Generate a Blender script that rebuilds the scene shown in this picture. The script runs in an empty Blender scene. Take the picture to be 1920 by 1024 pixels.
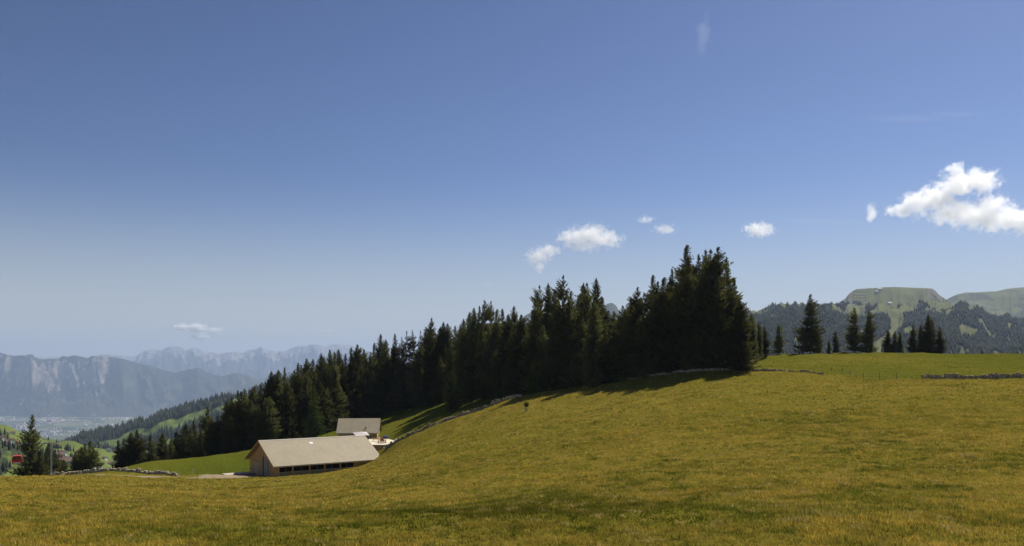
import bpy, math, random
import numpy as np
R = math.radians
random.seed(7); rng = np.random.default_rng(7)
SC = bpy.context.scene
COL = SC.collection

# ------------------------------------------------------------------ camera, sky, sun, exposure
F = 1600.0; HZ = 690.0                       # focal length and horizon row in pixels of the 1920 px photograph
cam = bpy.data.cameras.new('camera'); camo = bpy.data.objects.new('camera', cam); COL.objects.link(camo)
camo.location = (0, 0, 0); camo.rotation_euler = (R(90), 0, 0)
cam.sensor_width = 36; cam.lens = F / 1920 * 36; cam.shift_y = (HZ - 512) / 1920
cam.clip_start = 0.5; cam.clip_end = 150000
SC.camera = camo
SUN_AZ, SUN_EL = 42.0, 50.0                  # azimuth to the right of the view direction (+Y), elevation
w = bpy.data.worlds.new('World'); SC.world = w; w.use_nodes = True
nt = w.node_tree; nt.nodes.clear()
wo = nt.nodes.new('ShaderNodeOutputWorld'); bg = nt.nodes.new('ShaderNodeBackground'); sk = nt.nodes.new('ShaderNodeTexSky')
sk.sky_type = 'NISHITA'; sk.sun_disc = False; sk.sun_elevation = R(SUN_EL); sk.sun_rotation = R(SUN_AZ)
sk.altitude = 1600; sk.air_density = 1.0; sk.dust_density = 1.7; sk.ozone_density = 3.0
bg.inputs['Strength'].default_value = 0.08
# deeper, more contrasted summer sky: scale, gamma, tint
m1 = nt.nodes.new('ShaderNodeVectorMath'); m1.operation = 'MULTIPLY'; m1.inputs[1].default_value = (.076, .076, .076)
gm = nt.nodes.new('ShaderNodeGamma'); gm.inputs[1].default_value = 1.42
m2 = nt.nodes.new('ShaderNodeVectorMath'); m2.operation = 'MULTIPLY'; m2.inputs[1].default_value = (11.3, 10.4, 10.7)
nt.links.new(sk.outputs[0], m1.inputs[0]); nt.links.new(m1.outputs[0], gm.inputs[0]); nt.links.new(gm.outputs[0], m2.inputs[0])
# paler air towards the horizon
tc = nt.nodes.new('ShaderNodeTexCoord'); sx_ = nt.nodes.new('ShaderNodeSeparateXYZ'); mr = nt.nodes.new('ShaderNodeMapRange'); mr.interpolation_type = 'SMOOTHERSTEP'
mr.inputs[1].default_value = -.02; mr.inputs[2].default_value = .24; mr.inputs[3].default_value = .85; mr.inputs[4].default_value = 0
mxw = nt.nodes.new('ShaderNodeMix'); mxw.data_type = 'RGBA'; mxw.inputs[7].default_value = (4.3, 4.5, 4.4, 1)
nt.links.new(tc.outputs['Generated'], sx_.inputs[0]); nt.links.new(sx_.outputs[2], mr.inputs[0]); nt.links.new(mr.outputs[0], mxw.inputs[0])
nt.links.new(m2.outputs[0], mxw.inputs[6]); nt.links.new(mxw.outputs[2], bg.inputs[0]); nt.links.new(bg.outputs[0], wo.inputs[0])
sl = bpy.data.lights.new('sun', 'SUN'); sl.energy = 3.8; sl.angle = R(0.5); sl.color = (1.0, 0.93, 0.80)
so = bpy.data.objects.new('sun', sl); COL.objects.link(so)
so.rotation_euler = (R(90 - SUN_EL), 0, R(180 - SUN_AZ) )
so.location = (200, 200, 400)
SC.view_settings.view_transform = 'Standard'; SC.view_settings.look = 'None'
SC.view_settings.gamma = 1; SC.view_settings.exposure = 0.65
SC.render.engine = 'CYCLES'
try:
    SC.cycles.volume_bounces = 40; SC.cycles.max_bounces = 44
    SC.cycles.volume_step_rate = 1.0
    SC.cycles.volume_max_steps = 512
except Exception: pass

# ------------------------------------------------------------------ helpers
def P(px, row, Y):                           # photograph pixel + real distance -> world point
    return ((px - 960) / F * Y, Y, (HZ - row) / F * Y)
def props(o, label=None, cat=None, group=None, kind=None):
    if label: o['label'] = label
    if cat: o['category'] = cat
    if group: o['group'] = group
    if kind: o['kind'] = kind
    return o
def mesh_np(name, V, T, mat=None, parent=None, smooth=False, quads=None, cols=None):
    me = bpy.data.meshes.new(name)
    V = np.asarray(V, np.float32).reshape(-1, 3)
    T = np.asarray(T, np.int32)
    n = T.shape[1]
    me.vertices.add(len(V)); me.vertices.foreach_set('co', V.ravel())
    me.loops.add(T.size); me.loops.foreach_set('vertex_index', T.ravel())
    me.polygons.add(len(T)); me.polygons.foreach_set('loop_start', np.arange(0, T.size, n, dtype=np.int32))
    if smooth: me.polygons.foreach_set('use_smooth', np.ones(len(T), bool))
    me.update(); me.validate()
    if cols is not None:
        a = me.color_attributes.new('tint', 'FLOAT_COLOR', 'POINT')
        c = np.ones((len(V), 4), np.float32); c[:, :cols.shape[1]] = cols
        a.data.foreach_set('color', c.ravel())
    if mat: me.materials.append(mat)
    o = bpy.data.objects.new(name, me); COL.objects.link(o)
    if parent: o.parent = parent
    return o
class MB:
    def __init__(s): s.v = []; s.f = []
    def add(s, v, f):
        b = len(s.v); s.v += [tuple(q) for q in v]; s.f += [tuple(b + i for i in q) for q in f]
    def box(s, x0, y0, z0, x1, y1, z1):
        s.add([(x0,y0,z0),(x1,y0,z0),(x1,y1,z0),(x0,y1,z0),(x0,y0,z1),(x1,y0,z1),(x1,y1,z1),(x0,y1,z1)],
              [(0,3,2,1),(4,5,6,7),(0,1,5,4),(1,2,6,5),(2,3,7,6),(3,0,4,7)])
    def prism(s, poly, axis, a, b):          # poly: list of 2D points, extruded along axis from a to b
        n = len(poly)
        def m(p, t): return (t, p[0], p[1]) if axis == 'x' else ((p[0], t, p[1]) if axis == 'y' else (p[0], p[1], t))
        s.add([m(p, a) for p in poly] + [m(p, b) for p in poly],
              [tuple(range(n))[::-1], tuple(range(n, 2*n))] + [(i, (i+1) % n, n + (i+1) % n, n + i) for i in range(n)])
    def tube(s, pts, r, n=6, r2=None):
        pts = [np.array(p, float) for p in pts]; k = len(pts); b = len(s.v)
        for i, p in enumerate(pts):
            d = pts[min(i+1, k-1)] - pts[max(i-1, 0)]; d /= np.linalg.norm(d) + 1e-9
            u = np.cross(d, (0,0,1) if abs(d[2]) < .9 else (1,0,0)); u /= np.linalg.norm(u); v = np.cross(d, u)
            rr = r if r2 is None else r + (r2 - r) * i / (k - 1)
            for j in range(n):
                a = 2*math.pi*j/n; s.v.append(tuple(p + rr*(math.cos(a)*u + math.sin(a)*v)))
        for i in range(k-1):
            for j in range(n):
                s.f.append((b+i*n+j, b+i*n+(j+1)%n, b+(i+1)*n+(j+1)%n, b+(i+1)*n+j))
        s.f.append(tuple(b+j for j in range(n))[::-1]); s.f.append(tuple(b+(k-1)*n+j for j in range(n)))
    def sphere(s, c, r, n=8, m=6):
        b = len(s.v); rx, ry, rz = r if hasattr(r, '__len__') else (r, r, r)
        for i in range(m+1):
            t = math.pi*i/m
            for j in range(n):
                a = 2*math.pi*j/n
                s.v.append((c[0]+rx*math.sin(t)*math.cos(a), c[1]+ry*math.sin(t)*math.sin(a), c[2]+rz*math.cos(t)))
        for i in range(m):
            for j in range(n):
                s.f.append((b+i*n+j, b+(i+1)*n+j, b+(i+1)*n+(j+1)%n, b+i*n+(j+1)%n))
    def build(s, name, mat, parent=None, smooth=False):
        me = bpy.data.meshes.new(name); me.from_pydata(s.v, [], s.f)
        if smooth: me.polygons.foreach_set('use_smooth', [True]*len(s.f))
        me.update(); me.materials.append(mat)
        o = bpy.data.objects.new(name, me); COL.objects.link(o)
        if parent: o.parent = parent
        return o
def empty(name, loc, rz=0):
    o = bpy.data.objects.new(name, None); COL.objects.link(o); o.location = loc; o.rotation_euler = (0, 0, rz)
    o.empty_display_size = 0.5
    return o

# numpy value noise
def _h(ix, iy, seed):
    n = (ix.astype(np.int64)*374761393 + iy.astype(np.int64)*668265263 + seed*1274126177) & 0x7fffffff
    n = ((n ^ (n >> 13)) * 1274126177) & 0x7fffffff
    n = n ^ (n >> 16)
    return (n & 0xffff) / 65535.0
def vnoise(x, y, seed=0):
    x = np.asarray(x, float); y = np.asarray(y, float)
    ix = np.floor(x); iy = np.floor(y); fx = x-ix; fy = y-iy
    fx = fx*fx*fx*(fx*(fx*6-15)+10); fy = fy*fy*fy*(fy*(fy*6-15)+10)
    a = _h(ix,iy,seed); b = _h(ix+1,iy,seed); c = _h(ix,iy+1,seed); d = _h(ix+1,iy+1,seed)
    return (a*(1-fx)+b*fx)*(1-fy) + (c*(1-fx)+d*fx)*fy - 0.5
def fbm(x, y, oct=5, seed=0, gain=.5):
    s = 0; a = 1.0; f = 1.0
    for i in range(oct):
        s = s + a*vnoise(x*f+i*17.3, y*f+i*9.7, seed+i); a *= gain; f *= 2.03
    return s
def ridged(x, y, oct=5, seed=0, gain=.5):
    s = 0; a = 1.0; f = 1.0
    for i in range(oct):
        s = s + a*(1-4*np.abs(vnoise(x*f+i*11.3, y*f+i*7.7, seed+i))); a *= gain; f *= 2.1
    return s - 0.4

# materials
class NT:
    def __init__(s, name):
        s.m = bpy.data.materials.new(name); s.m.use_nodes = True; s.t = s.m.node_tree; s.t.nodes.clear()
        s.out = s.n('ShaderNodeOutputMaterial')
    def n(s, typ, **kw):
        o = s.t.nodes.new(typ)
        for k, v in kw.items():
            if hasattr(o, k): setattr(o, k, v)
        return o
    def l(s, a, b): s.t.links.new(a, b)
    def noise(s, vec, scale, detail=4, rough=.55, dist=0):
        o = s.n('ShaderNodeTexNoise'); o.inputs['Scale'].default_value = scale; o.inputs['Detail'].default_value = detail
        o.inputs['Roughness'].default_value = rough; o.inputs['Distortion'].default_value = dist
        s.l(vec, o.inputs['Vector']); return o.outputs['Fac']
    def mapr(s, v, a, b, c=0, d=1):
        o = s.n('ShaderNodeMapRange'); s.l(v, o.inputs[0])
        for i, q in enumerate((a, b, c, d)): o.inputs[i+1].default_value = q
        return o.outputs[0]
    def ramp(s, v, stops):
        o = s.n('ShaderNodeValToRGB'); e = o.color_ramp.elements
        while len(e) < len(stops): e.new(0.5)
        for i, (p, c) in enumerate(stops): e[i].position = p; e[i].color = (*c, 1)
        s.l(v, o.inputs[0]); return o.outputs[0]
    def mix(s, fac, a, b, mode='MIX'):
        o = s.n('ShaderNodeMix'); o.data_type = 'RGBA'; o.blend_type = mode
        for sock, v in ((o.inputs[0], fac), (o.inputs[6], a), (o.inputs[7], b)):
            if hasattr(v, 'is_linked'): s.l(v, sock)
            elif isinstance(v, (int, float)): sock.default_value = v
            else: sock.default_value = (*v, 1)
        return o.outputs[2]
    def math(s, op, a, b=0.0):
        o = s.n('ShaderNodeMath'); o.operation = op
        for sock, v in ((o.inputs[0], a), (o.inputs[1], b)):
            if hasattr(v, 'is_linked'): s.l(v, sock)
            else: sock.default_value = v
        return o.outputs[0]
    def obj(s, scale=(1,1,1)):
        t = s.n('ShaderNodeTexCoord'); m = s.n('ShaderNodeMapping'); m.inputs['Scale'].default_value = scale
        s.l(t.outputs['Object'], m.inputs[0]); return m.outputs[0]
    def bsdf(s, col, rough=.9, bump=None, bstr=.5, bdist=.1, metal=0, spec=.3):
        b = s.n('ShaderNodeBsdfPrincipled'); b.inputs['Roughness'].default_value = rough
        b.inputs['Metallic'].default_value = metal; b.inputs['Specular IOR Level'].default_value = spec
        if hasattr(col, 'is_linked'): s.l(col, b.inputs['Base Color'])
        else: b.inputs['Base Color'].default_value = (*col, 1)
        if bump is not None:
            q = s.n('ShaderNodeBump'); q.inputs['Strength'].default_value = bstr; q.inputs['Distance'].default_value = bdist
            s.l(bump, q.inputs['Height']); s.l(q.outputs[0], b.inputs['Normal'])
        s.l(b.outputs[0], s.out.inputs[0]); return b
def noisy(name, c1, c2, scale=2.0, rough=.85, stretch=(1,1,1), bstr=.3, bdist=.05, spec=.3, metal=0):
    t = NT(name); v = t.obj(stretch); n = t.noise(v, scale, 5)
    t.bsdf(t.ramp(n, [(.3, c1), (.7, c2)]), rough, n, bstr, bdist, metal, spec); return t.m

# meadow ground
t = NT('meadow_grass')
v = t.obj()
big = t.noise(v, .035, 5, .6, .4); mid = t.noise(v, .22, 5, .65); fine = t.noise(v, 2.2, 6, .7); vf = t.noise(v, 9, 3, .7)
green = t.ramp(fine, [(.30, (.07,.075,.009)), (.5, (.125,.12,.013)), (.72, (.18,.16,.018))])
dry = t.ramp(fine, [(.28, (.12,.095,.012)), (.5, (.215,.165,.03)), (.75, (.31,.235,.05))])
f1 = t.mapr(t.math('ADD', t.math('MULTIPLY', big, .5), t.math('MULTIPLY', mid, .7)), .42, .72)
at = t.n('ShaderNodeVertexColor'); at.layer_name = 'tint'
sep = t.n('ShaderNodeSeparateColor'); t.l(at.outputs[0], sep.inputs[0])
drym = t.math('MULTIPLY', f1, sep.outputs[0])
c = t.mix(drym, green, dry)
lush = t.ramp(fine, [(.3, (.055,.075,.009)), (.7, (.12,.135,.015))])
c = t.mix(sep.outputs[1], c, lush)
soil = t.ramp(fine, [(.3, (.24,.19,.125)), (.7, (.36,.285,.195))])
c = t.mix(sep.outputs[2], c, soil)
t.bsdf(c, .95, t.math('ADD', fine, t.math('MULTIPLY', vf, .5)), .9, .25, spec=0)
M_MEADOW = t.m

t = NT('grass_blades')
at = t.n('ShaderNodeVertexColor'); at.layer_name = 'tint'
d = t.n('ShaderNodeBsdfDiffuse'); tr = t.n('ShaderNodeBsdfTranslucent'); mx = t.n('ShaderNodeMixShader'); mx.inputs[0].default_value = .4
ge = t.n('ShaderNodeNewGeometry'); va = t.n('ShaderNodeVectorMath'); va.operation = 'MULTIPLY_ADD'; t.l(ge.outputs['Normal'], va.inputs[0]); va.inputs[1].default_value = (.5,.5,.5); va.inputs[2].default_value = (0,0,.8)
vn = t.n('ShaderNodeVectorMath'); vn.operation = 'NORMALIZE'; t.l(va.outputs[0], vn.inputs[0]); t.l(vn.outputs[0], d.inputs['Normal'])
t.l(at.outputs[0], d.inputs[0]); t.l(at.outputs[0], tr.inputs[0]); t.l(d.outputs[0], mx.inputs[1]); t.l(tr.outputs[0], mx.inputs[2]); t.l(mx.outputs[0], t.out.inputs[0])
M_BLADE = t.m

def foliage(name, c1, c2, c3, tl=.25):
    t = NT(name); v = t.obj(); n = t.noise(v, .35, 3, .6); n2 = t.noise(v, 3.0, 2)
    oi = t.n('ShaderNodeObjectInfo')
    c = t.ramp(t.math('ADD', t.math('MULTIPLY', n, .6), t.math('MULTIPLY', n2, .4)), [(.35, c1), (.5, c2), (.68, c3)])
    hs = t.n('ShaderNodeHueSaturation'); t.l(c, hs.inputs['Color'])
    t.l(t.mapr(oi.outputs['Random'], 0, 1, .6, 1.6), hs.inputs['Value']); t.l(t.mapr(oi.outputs['Random'], 0, 1, .485, .51), hs.inputs['Hue'])
    d = t.n('ShaderNodeBsdfDiffuse'); tr = t.n('ShaderNodeBsdfTranslucent'); mx = t.n('ShaderNodeMixShader'); mx.inputs[0].default_value = tl
    t.l(hs.outputs[0], d.inputs[0]); t.l(hs.outputs[0], tr.inputs[0]); t.l(d.outputs[0], mx.inputs[1]); t.l(tr.outputs[0], mx.inputs[2]); t.l(mx.outputs[0], t.out.inputs[0])
    return t.m
M_SPRUCE = foliage('spruce_needles', (.050,.056,.019), (.104,.108,.034), (.19,.178,.056), .52)
M_GREYSPRUCE = foliage('thin_spruce_needles', (.07,.068,.038), (.11,.10,.06), (.17,.15,.085))
M_YOUNG = foliage('young_spruce_needles', (.035,.05,.012), (.06,.078,.018), (.10,.12,.028))
M_BARK = noisy('bark', (.05,.035,.022), (.11,.085,.06), 6, .95, (1,1,.3))
M_STONE = noisy('wall_stone', (.15,.12,.085), (.58,.48,.35), 2.2, .9, bstr=.6)
M_STONEW = noisy('pale_wall_stone', (.24,.20,.145), (.60,.52,.40), 2.2, .9, bstr=.6)

# ------------------------------------------------------------------ near terrain (hill with the meadow)
CP = [(0,1024,35),(300,1024,35),(600,1024,35),(960,1024,35),(1300,1024,35),(1600,1024,35),(1920,1024,35),
 (0,960,58),(0,920,95),(0,894,140),(130,896,158),(250,898,160),(400,900,166),(250,920,110),(250,960,62),(400,920,115),(400,960,65),
 (500,905,160),(600,925,105),(600,960,62),(700,900,110),(700,880,150),(640,896,150),(800,845,150),(800,900,92),(800,960,58),
 (250,896,172),(130,894,172),(330,894,178),(430,893,182),(100,893,180),(160,890,184),(250,885,190),
 (190,885,200),(250,876,215),(294,866,232),(400,853,242),(460,843,247),(550,826,256),(630,808,265),(460,893,197),(516,895,185),
 (600,886,190),(700,867,199),(560,866,225),(740,790,258),(740,776,280),(800,769,262),(900,755,236),(980,742,216),(1100,728,202),(1180,711,196),
 (1280,699,192),(1400,696,190),(1540,699,186),(1640,712,166),(1730,709,160),(1920,711,155),
 (730,832,203),(760,818,204),(800,803,205),(860,781,207),(920,762,208),(975,745,207),(720,852,201),(671,832,236),(715,842,214),
 (1000,880,85),(1000,950,50),(1000,800,140),(1150,760,170),(1000,765,180),
 (1300,900,62),(1300,800,108),(1300,740,148),(1600,900,60),(1600,800,98),(1600,740,134),(1900,900,58),(1900,800,90),(1900,740,124),
 (1450,684,225),(1650,682,215),(1900,682,210),
 (1430,669,272),(1520,665,268),(1600,662,256),(1700,661,254),(1800,663,254),(1920,663,254),(2200,665,254),(2200,740,120),(2200,900,55),(-250,925,95),(-250,900,130)]
cx = [P(*c) for c in CP]
cx += [(-110,200,-30),(-84,205,-28.5),(-150,240,-50),(-110,260,-40),(-90,290,-38),(-70,300,-32),(-200,330,-95),(-100,380,-62),
 (-40,330,-24),(0,330,-10),(40,330,-4),(-20,420,-40),(40,420,-30),(80,320,-3),(110,320,-4),(160,320,-5),(130,400,-40),(200,420,-50),(220,320,-10),
 (60,290,1.5),(70,250,3.0),
 (0,3,-6.5),(40,5,-6.2),(-40,5,-7.0),(0,15,-6.8),(60,30,-6.4),(-60,30,-7.8),(120,60,-5.5),(-120,60,-12),(-160,130,-24)]
cx = np.array(cx)
def tps_fit(p, z, lam=2.0):
    n = len(p); d2 = ((p[:,None]-p[None])**2).sum(-1); K = .5*d2*np.log(d2+1e-9)
    A = np.zeros((n+3, n+3)); A[:n,:n] = K + lam*np.eye(n); A[:n,n] = 1; A[:n,n+1:] = p; A[n,:n] = 1; A[n+1:,:n] = p.T
    return np.linalg.solve(A, np.concatenate([z, np.zeros(3)]))
_p = cx[:, :2]/50.0; _w = tps_fit(_p, cx[:, 2], .01)
def base_h(x, y):
    q = np.stack([np.asarray(x, float).ravel(), np.asarray(y, float).ravel()], 1)/50.0
    out = np.empty(len(q))
    for i in range(0, len(q), 20000):
        s = q[i:i+20000]; d2 = ((s[:,None]-_p[None])**2).sum(-1)
        out[i:i+20000] = (.5*d2*np.log(d2+1e-9)) @ _w[:-3] + _w[-3] + s @ _w[-2:]
    return out.reshape(np.shape(x))
def ground(x, y):
    x = np.asarray(x, float); y = np.asarray(y, float)
    r = np.hypot(x, y)
    k = np.clip((420.0)/np.maximum(r, 1), 0, 1)          # beyond 420 m follow the slope down to the valley
    z = base_h(x*k, y*k)
    z = np.clip(z, -150, 12) - np.maximum(r-420, 0)*.55
    z = z + .6*fbm(x/16, y/16, 3, 3) + .30*fbm(x/4.5, y/4.5, 2, 7) + .16*fbm(x/1.8, y/1.8, 2, 5)
    return z
def gz(x, y): return float(ground(np.array([x]), np.array([y]))[0])

def path_dist(x, y, pts):
    d = np.full(np.shape(x), 1e9)
    for (x0,y0),(x1,y1) in zip(pts[:-1], pts[1:]):
        L = (x1-x0)**2+(y1-y0)**2; tt = np.clip(((x-x0)*(x1-x0)+(y-y0)*(y1-y0))/L, 0, 1)
        d = np.minimum(d, np.hypot(x-x0-tt*(x1-x0), y-y0-tt*(y1-y0)))
    return d
WALL_DIAG = [P(p,0,Y)[:2] for p, Y in ((722,203),(760,204),(800,205),(860,207),(920,208),(978,207))]
WALL_MID = [P(p,0,Y)[:2] for p, Y in ((1165,197),(1230,194),(1330,190),(1400,190),(1470,188),(1500,187),(1548,184))]
WALL_RIGHT = [P(p,0,Y)[:2] for p, Y in ((1728,160),(1800,158),(1860,156),(1920,155),(2050,153))]
WALL_LEFT = [P(p,0,Y)[:2] for p, Y in ((94,180),(160,184),(230,185),(290,181),(338,179))]
nr, na = 520, 560
rr = 3*np.power(1400/3.0, np.linspace(0, 1, nr)); aa = np.radians(np.linspace(-80, 80, na))
# denser angles inside the view
aa = np.radians(np.concatenate([np.linspace(-85, -36, 50, endpoint=False), np.linspace(-36, 36, 520, endpoint=False), np.linspace(36, 85, 50)])); na = len(aa)
RR, AA = np.meshgrid(rr, aa, indexing='ij'); X = RR*np.sin(AA); Y = RR*np.cos(AA); Z = ground(X, Y)
idx = np.arange(nr*na).reshape(nr, na)
T = np.stack([idx[:-1,:-1], idx[:-1,1:], idx[1:,1:], idx[1:,:-1]], -1).reshape(-1, 4)[:, ::-1]
# tint: R dryness, G lushness, B bare soil
px = 960 + F*X/np.maximum(Y, 1)
behind = (np.clip((Y - (200 + 0*X))/8, 0, 1))
def side_of(x, y, path):                      # 1 behind (farther than) the wall path in the strip it spans
    xs = np.array([p[0]/p[1] for p in path]); ys = np.array([p[1] for p in path]); u = x/np.maximum(y, 1)
    return np.clip((y - np.interp(u, xs, ys))/2.0, 0, 1)
edge = [P(p,0,Yv)[:2] for p, Yv in ((0,150),(90,176),(340,180),(520,200),(640,212),(720,202),(800,205),(978,207),(1100,212),(1200,196),(1400,190),(1548,184),(1640,166),(1728,160),(1920,155))]
beh = side_of(X, Y, edge)
lush = beh*(.75 + .5*fbm(X/25, Y/25, 3, 11))
dry = np.clip(1.1 - .3*beh + .9*fbm(X/40, Y/40, 3, 21), 0, 1.3)
# greener band in the near centre of the meadow
nearg = np.exp(-((Y-46)/9.0)**2)*np.clip(1.6-np.abs(X-1)/12.0+.8*fbm(X/5, Y/5, 3, 17), 0, 1)
lush = np.clip(lush, 0, 1)*np.where(px > 1400, .85, 1); dry = dry*(1-.75*nearg)
road = [P(p,0,Yv)[:2] for p, Yv in ((60,166),(100,168),(200,172),(300,173),(370,176),(430,183))]
rd = path_dist(X, Y, road); soilm = np.clip((2.6+.6*fbm(X/3,Y/3,2,9) - rd)/1.0, 0, 1)
yard = [P(p,0,Yv)[:2] for p, Yv in ((398,178),(425,184),(450,188))]
soilm = np.maximum(soilm, np.clip((5.5+2*fbm(X/4,Y/4,2,19) - path_dist(X, Y, yard))/1.5, 0, 1))
cols = np.stack([np.clip(dry, 0, 1), lush, soilm], -1).reshape(-1, 3)
g = mesh_np('ground', np.stack([X, Y, Z], -1).reshape(-1, 3), T, M_MEADOW, smooth=True, cols=cols)
props(g, kind='structure')

# grass tufts (countless): one object
def make_grass():
    Vs = []; Cs = []
    def zone(n, y0, y1, h, wd, nb):
        yy = np.sqrt(rng.uniform(y0**2, y1**2, n)); kk = rng.random(n) < np.minimum(np.clip((yy-y0)/(y0*.22), .0, 1) if y0 > 30 else 1, np.clip((y1-yy)/(y1*.2), 0, 1)); yy = yy[kk]; n = len(yy); u = rng.uniform(-.66, .66, n); xx = u*yy
        dens = fbm(xx/3.5, yy/3.5, 4, 31) + .3*fbm(xx/18, yy/18, 2, 33)
        keep = rng.uniform(-1.1, .35, n) < dens; xx = xx[keep]; yy = yy[keep]; dens = dens[keep]
        beh_ = side_of(xx, yy, edge); k2 = (path_dist(xx, yy, road) > 3) & (path_dist(xx, yy, yard) > 7)
        bx = (xx+51.7)*.81+(yy-185)*.586; by = -(xx+51.7)*.586+(yy-185)*.81
        k2 &= ~((bx > -2) & (bx < 27) & (by > -1.0) & (by < 20))
        k2 &= ((beh_ < .5) | (xx/yy > .2) | (rng.random(len(xx)) < .3)) & ~((xx/yy < -.1) & (xx/yy > -.2) & (yy > 205) & (yy < 248)); xx = xx[k2]; yy = yy[k2]; dens = dens[k2]; beh_ = beh_[k2]; n = len(xx)
        zz = ground(xx, yy) - .03
        dr = .58 - .65*beh_ + .6*fbm(xx/12, yy/9, 4, 41) + 1.15*fbm(xx/1.7, yy/1.7, 3, 43) + .35*np.clip(-xx/yy, 0, 1) - .75*np.exp(-((yy-46)/9.0)**2)*np.clip(1.6-np.abs(xx-1)/12.0+.8*fbm(xx/5, yy/5, 3, 17), 0, 1)
        dr = np.clip(dr, 0, 1)[:, None]
        gc = np.array([[.18,.178,.023]])*(1-dr) + np.array([[.50,.36,.062]])*dr
        gc = gc*(1-.38*np.exp(-((yy-46)/9.0)**2)*np.clip(1.3-np.abs(xx-1)/12.0+1.3*fbm(xx/4, yy/5, 3, 17), 0, 1))[:, None]
        dark = (fbm(xx/1.1, yy/1.1, 2, 47) + .35*fbm(xx/7, yy/7, 2, 49) > rng.uniform(.16,.36,n))[:, None]
        gc = np.where(dark, gc*np.array([[.55,.70,.6]]), gc)*rng.uniform(.7, 1.35, (n, 1))
        straw = (fbm(xx/.9, yy/.9, 2, 57) > rng.uniform(.30,.5,n))[:, None]; gc = np.where(straw, np.array([[.52,.40,.13]])*rng.uniform(.7, 1.2, (n, 1)), gc)
        hh = h*rng.uniform(.5, 1.4, n)*(1+.8*np.clip(dens, 0, 1))*(1-.5*beh_)
        for b in range(nb):
            a = rng.uniform(0, 2*math.pi, n); lean = rng.uniform(.1, .8, n); a2 = rng.uniform(0, 2*math.pi, n)
            ox = rng.normal(0, .12, n); oy = rng.normal(0, .12, n)
            w_ = wd*rng.uniform(.5, 1.3, n)
            p0 = np.stack([xx+ox-w_*np.cos(a), yy+oy-w_*np.sin(a), zz], -1); p1 = np.stack([xx+ox+w_*np.cos(a), yy+oy+w_*np.sin(a), zz], -1)
            hb = hh*rng.uniform(.6, 1.2, n)
            p2 = np.stack([xx+ox+lean*hb*np.cos(a2), yy+oy+lean*hb*np.sin(a2), zz+hb], -1)
            Vs.append(np.stack([p0, p1, p2], 1).reshape(-1, 3))
            cc = gc*rng.uniform(.75, 1.25, (n, 1)); Cs.append(np.repeat(cc, 3, axis=0))
    zone(85000, 26, 68, .17, .022, 7)
    zone(140000, 52, 125, .17, .035, 5)
    zone(190000, 95, 290, .19, .06, 4)
    V = np.concatenate(Vs); C_ = np.concatenate(Cs)
    o = mesh_np('grass', V, np.arange(len(V)).reshape(-1, 3), M_BLADE, cols=C_)
    props(o, 'yellow green tufts of rough pasture grass covering the sloping meadow', 'grass', kind='stuff')
make_grass()

# ------------------------------------------------------------------ far land
def polar_land(name, pxs, Ys, rowsfn, mat, noise=None, absz=False, smooth=True, cols=None):
    PX, YY = np.meshgrid(pxs, Ys, indexing='xy')
    ZZ = rowsfn(PX, YY)
    XX = (PX-960)/F*YY
    nY, nX = PX.shape; idx = np.arange(nY*nX).reshape(nY, nX)
    T = np.stack([idx[:-1,:-1], idx[:-1,1:], idx[1:,1:], idx[1:,:-1]], -1).reshape(-1, 4)
    o = mesh_np(name, np.stack([XX, YY, ZZ], -1).reshape(-1, 3), T, mat, smooth=smooth, cols=None if cols is None else cols(PX, YY, ZZ).reshape(-1, 3))
    return props(o, kind='structure')
def interp(tab):
    a = np.array([t_[0] for t_ in tab], float); b = np.array([t_[1] for t_ in tab], float)
    return lambda x: np.interp(x, a, b)
def zrow(row, Y): return (HZ-row)/F*Y
def sm(t): t = np.clip(t, 0, 1); return t*t*(3-2*t)

# materials of the far land
def land_mat(name, grass1, grass2, forest1, forest2, rock1, rock2, sc):
    t = NT(name); v = t.obj(); at = t.n('ShaderNodeVertexColor'); at.layer_name = 'tint'
    sep = t.n('ShaderNodeSeparateColor'); t.l(at.outputs[0], sep.inputs[0])      # R forest, G rock
    n = t.noise(v, sc, 6, .65); n2 = t.noise(v, sc*6, 4, .6)
    gcol = t.ramp(n, [(.35, grass1), (.65, grass2)]); fcol = t.ramp(n2, [(.35, forest1), (.65, forest2)])
    vv = t.obj((1,1,.4)); n3 = t.noise(vv, sc*5, 6, .7)
    rcol = t.ramp(n3, [(.35, rock1), (.62, rock2)])
    fm = t.mapr(t.math('ADD', sep.outputs[0], t.math('MULTIPLY', t.math('SUBTRACT', n, .5), 1.2)), .42, .55)
    rm = t.mapr(t.math('ADD', sep.outputs[1], t.math('MULTIPLY', t.math('SUBTRACT', n3, .5), 2.2)), .42, .62)
    c = t.mix(fm, gcol, fcol); c = t.mix(rm, c, rcol)
    t.bsdf(c, .95, n2, .6, 1.5/sc*.02, spec=.1); return t.m
M_NEARHILL = land_mat('green_hill', (.07,.11,.02), (.12,.16,.035), (.025,.035,.015), (.045,.055,.02), (.2,.19,.17), (.35,.33,.3), .01)
M_TABLE = land_mat('table_mountain_ground', (.075,.09,.025), (.125,.135,.04), (.03,.04,.018), (.055,.065,.028), (.07,.07,.055), (.17,.16,.12), .006)
M_CLIFF = land_mat('cliff_mountain_ground', (.05,.058,.03), (.08,.088,.045), (.018,.025,.018), (.032,.040,.026), (.12,.105,.095), (.33,.295,.26), .0012)
M_FAR = land_mat('far_mountain_ground', (.09,.10,.06), (.14,.14,.09), (.03,.04,.025), (.05,.06,.035), (.10,.095,.09), (.34,.32,.30), .0008)

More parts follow.
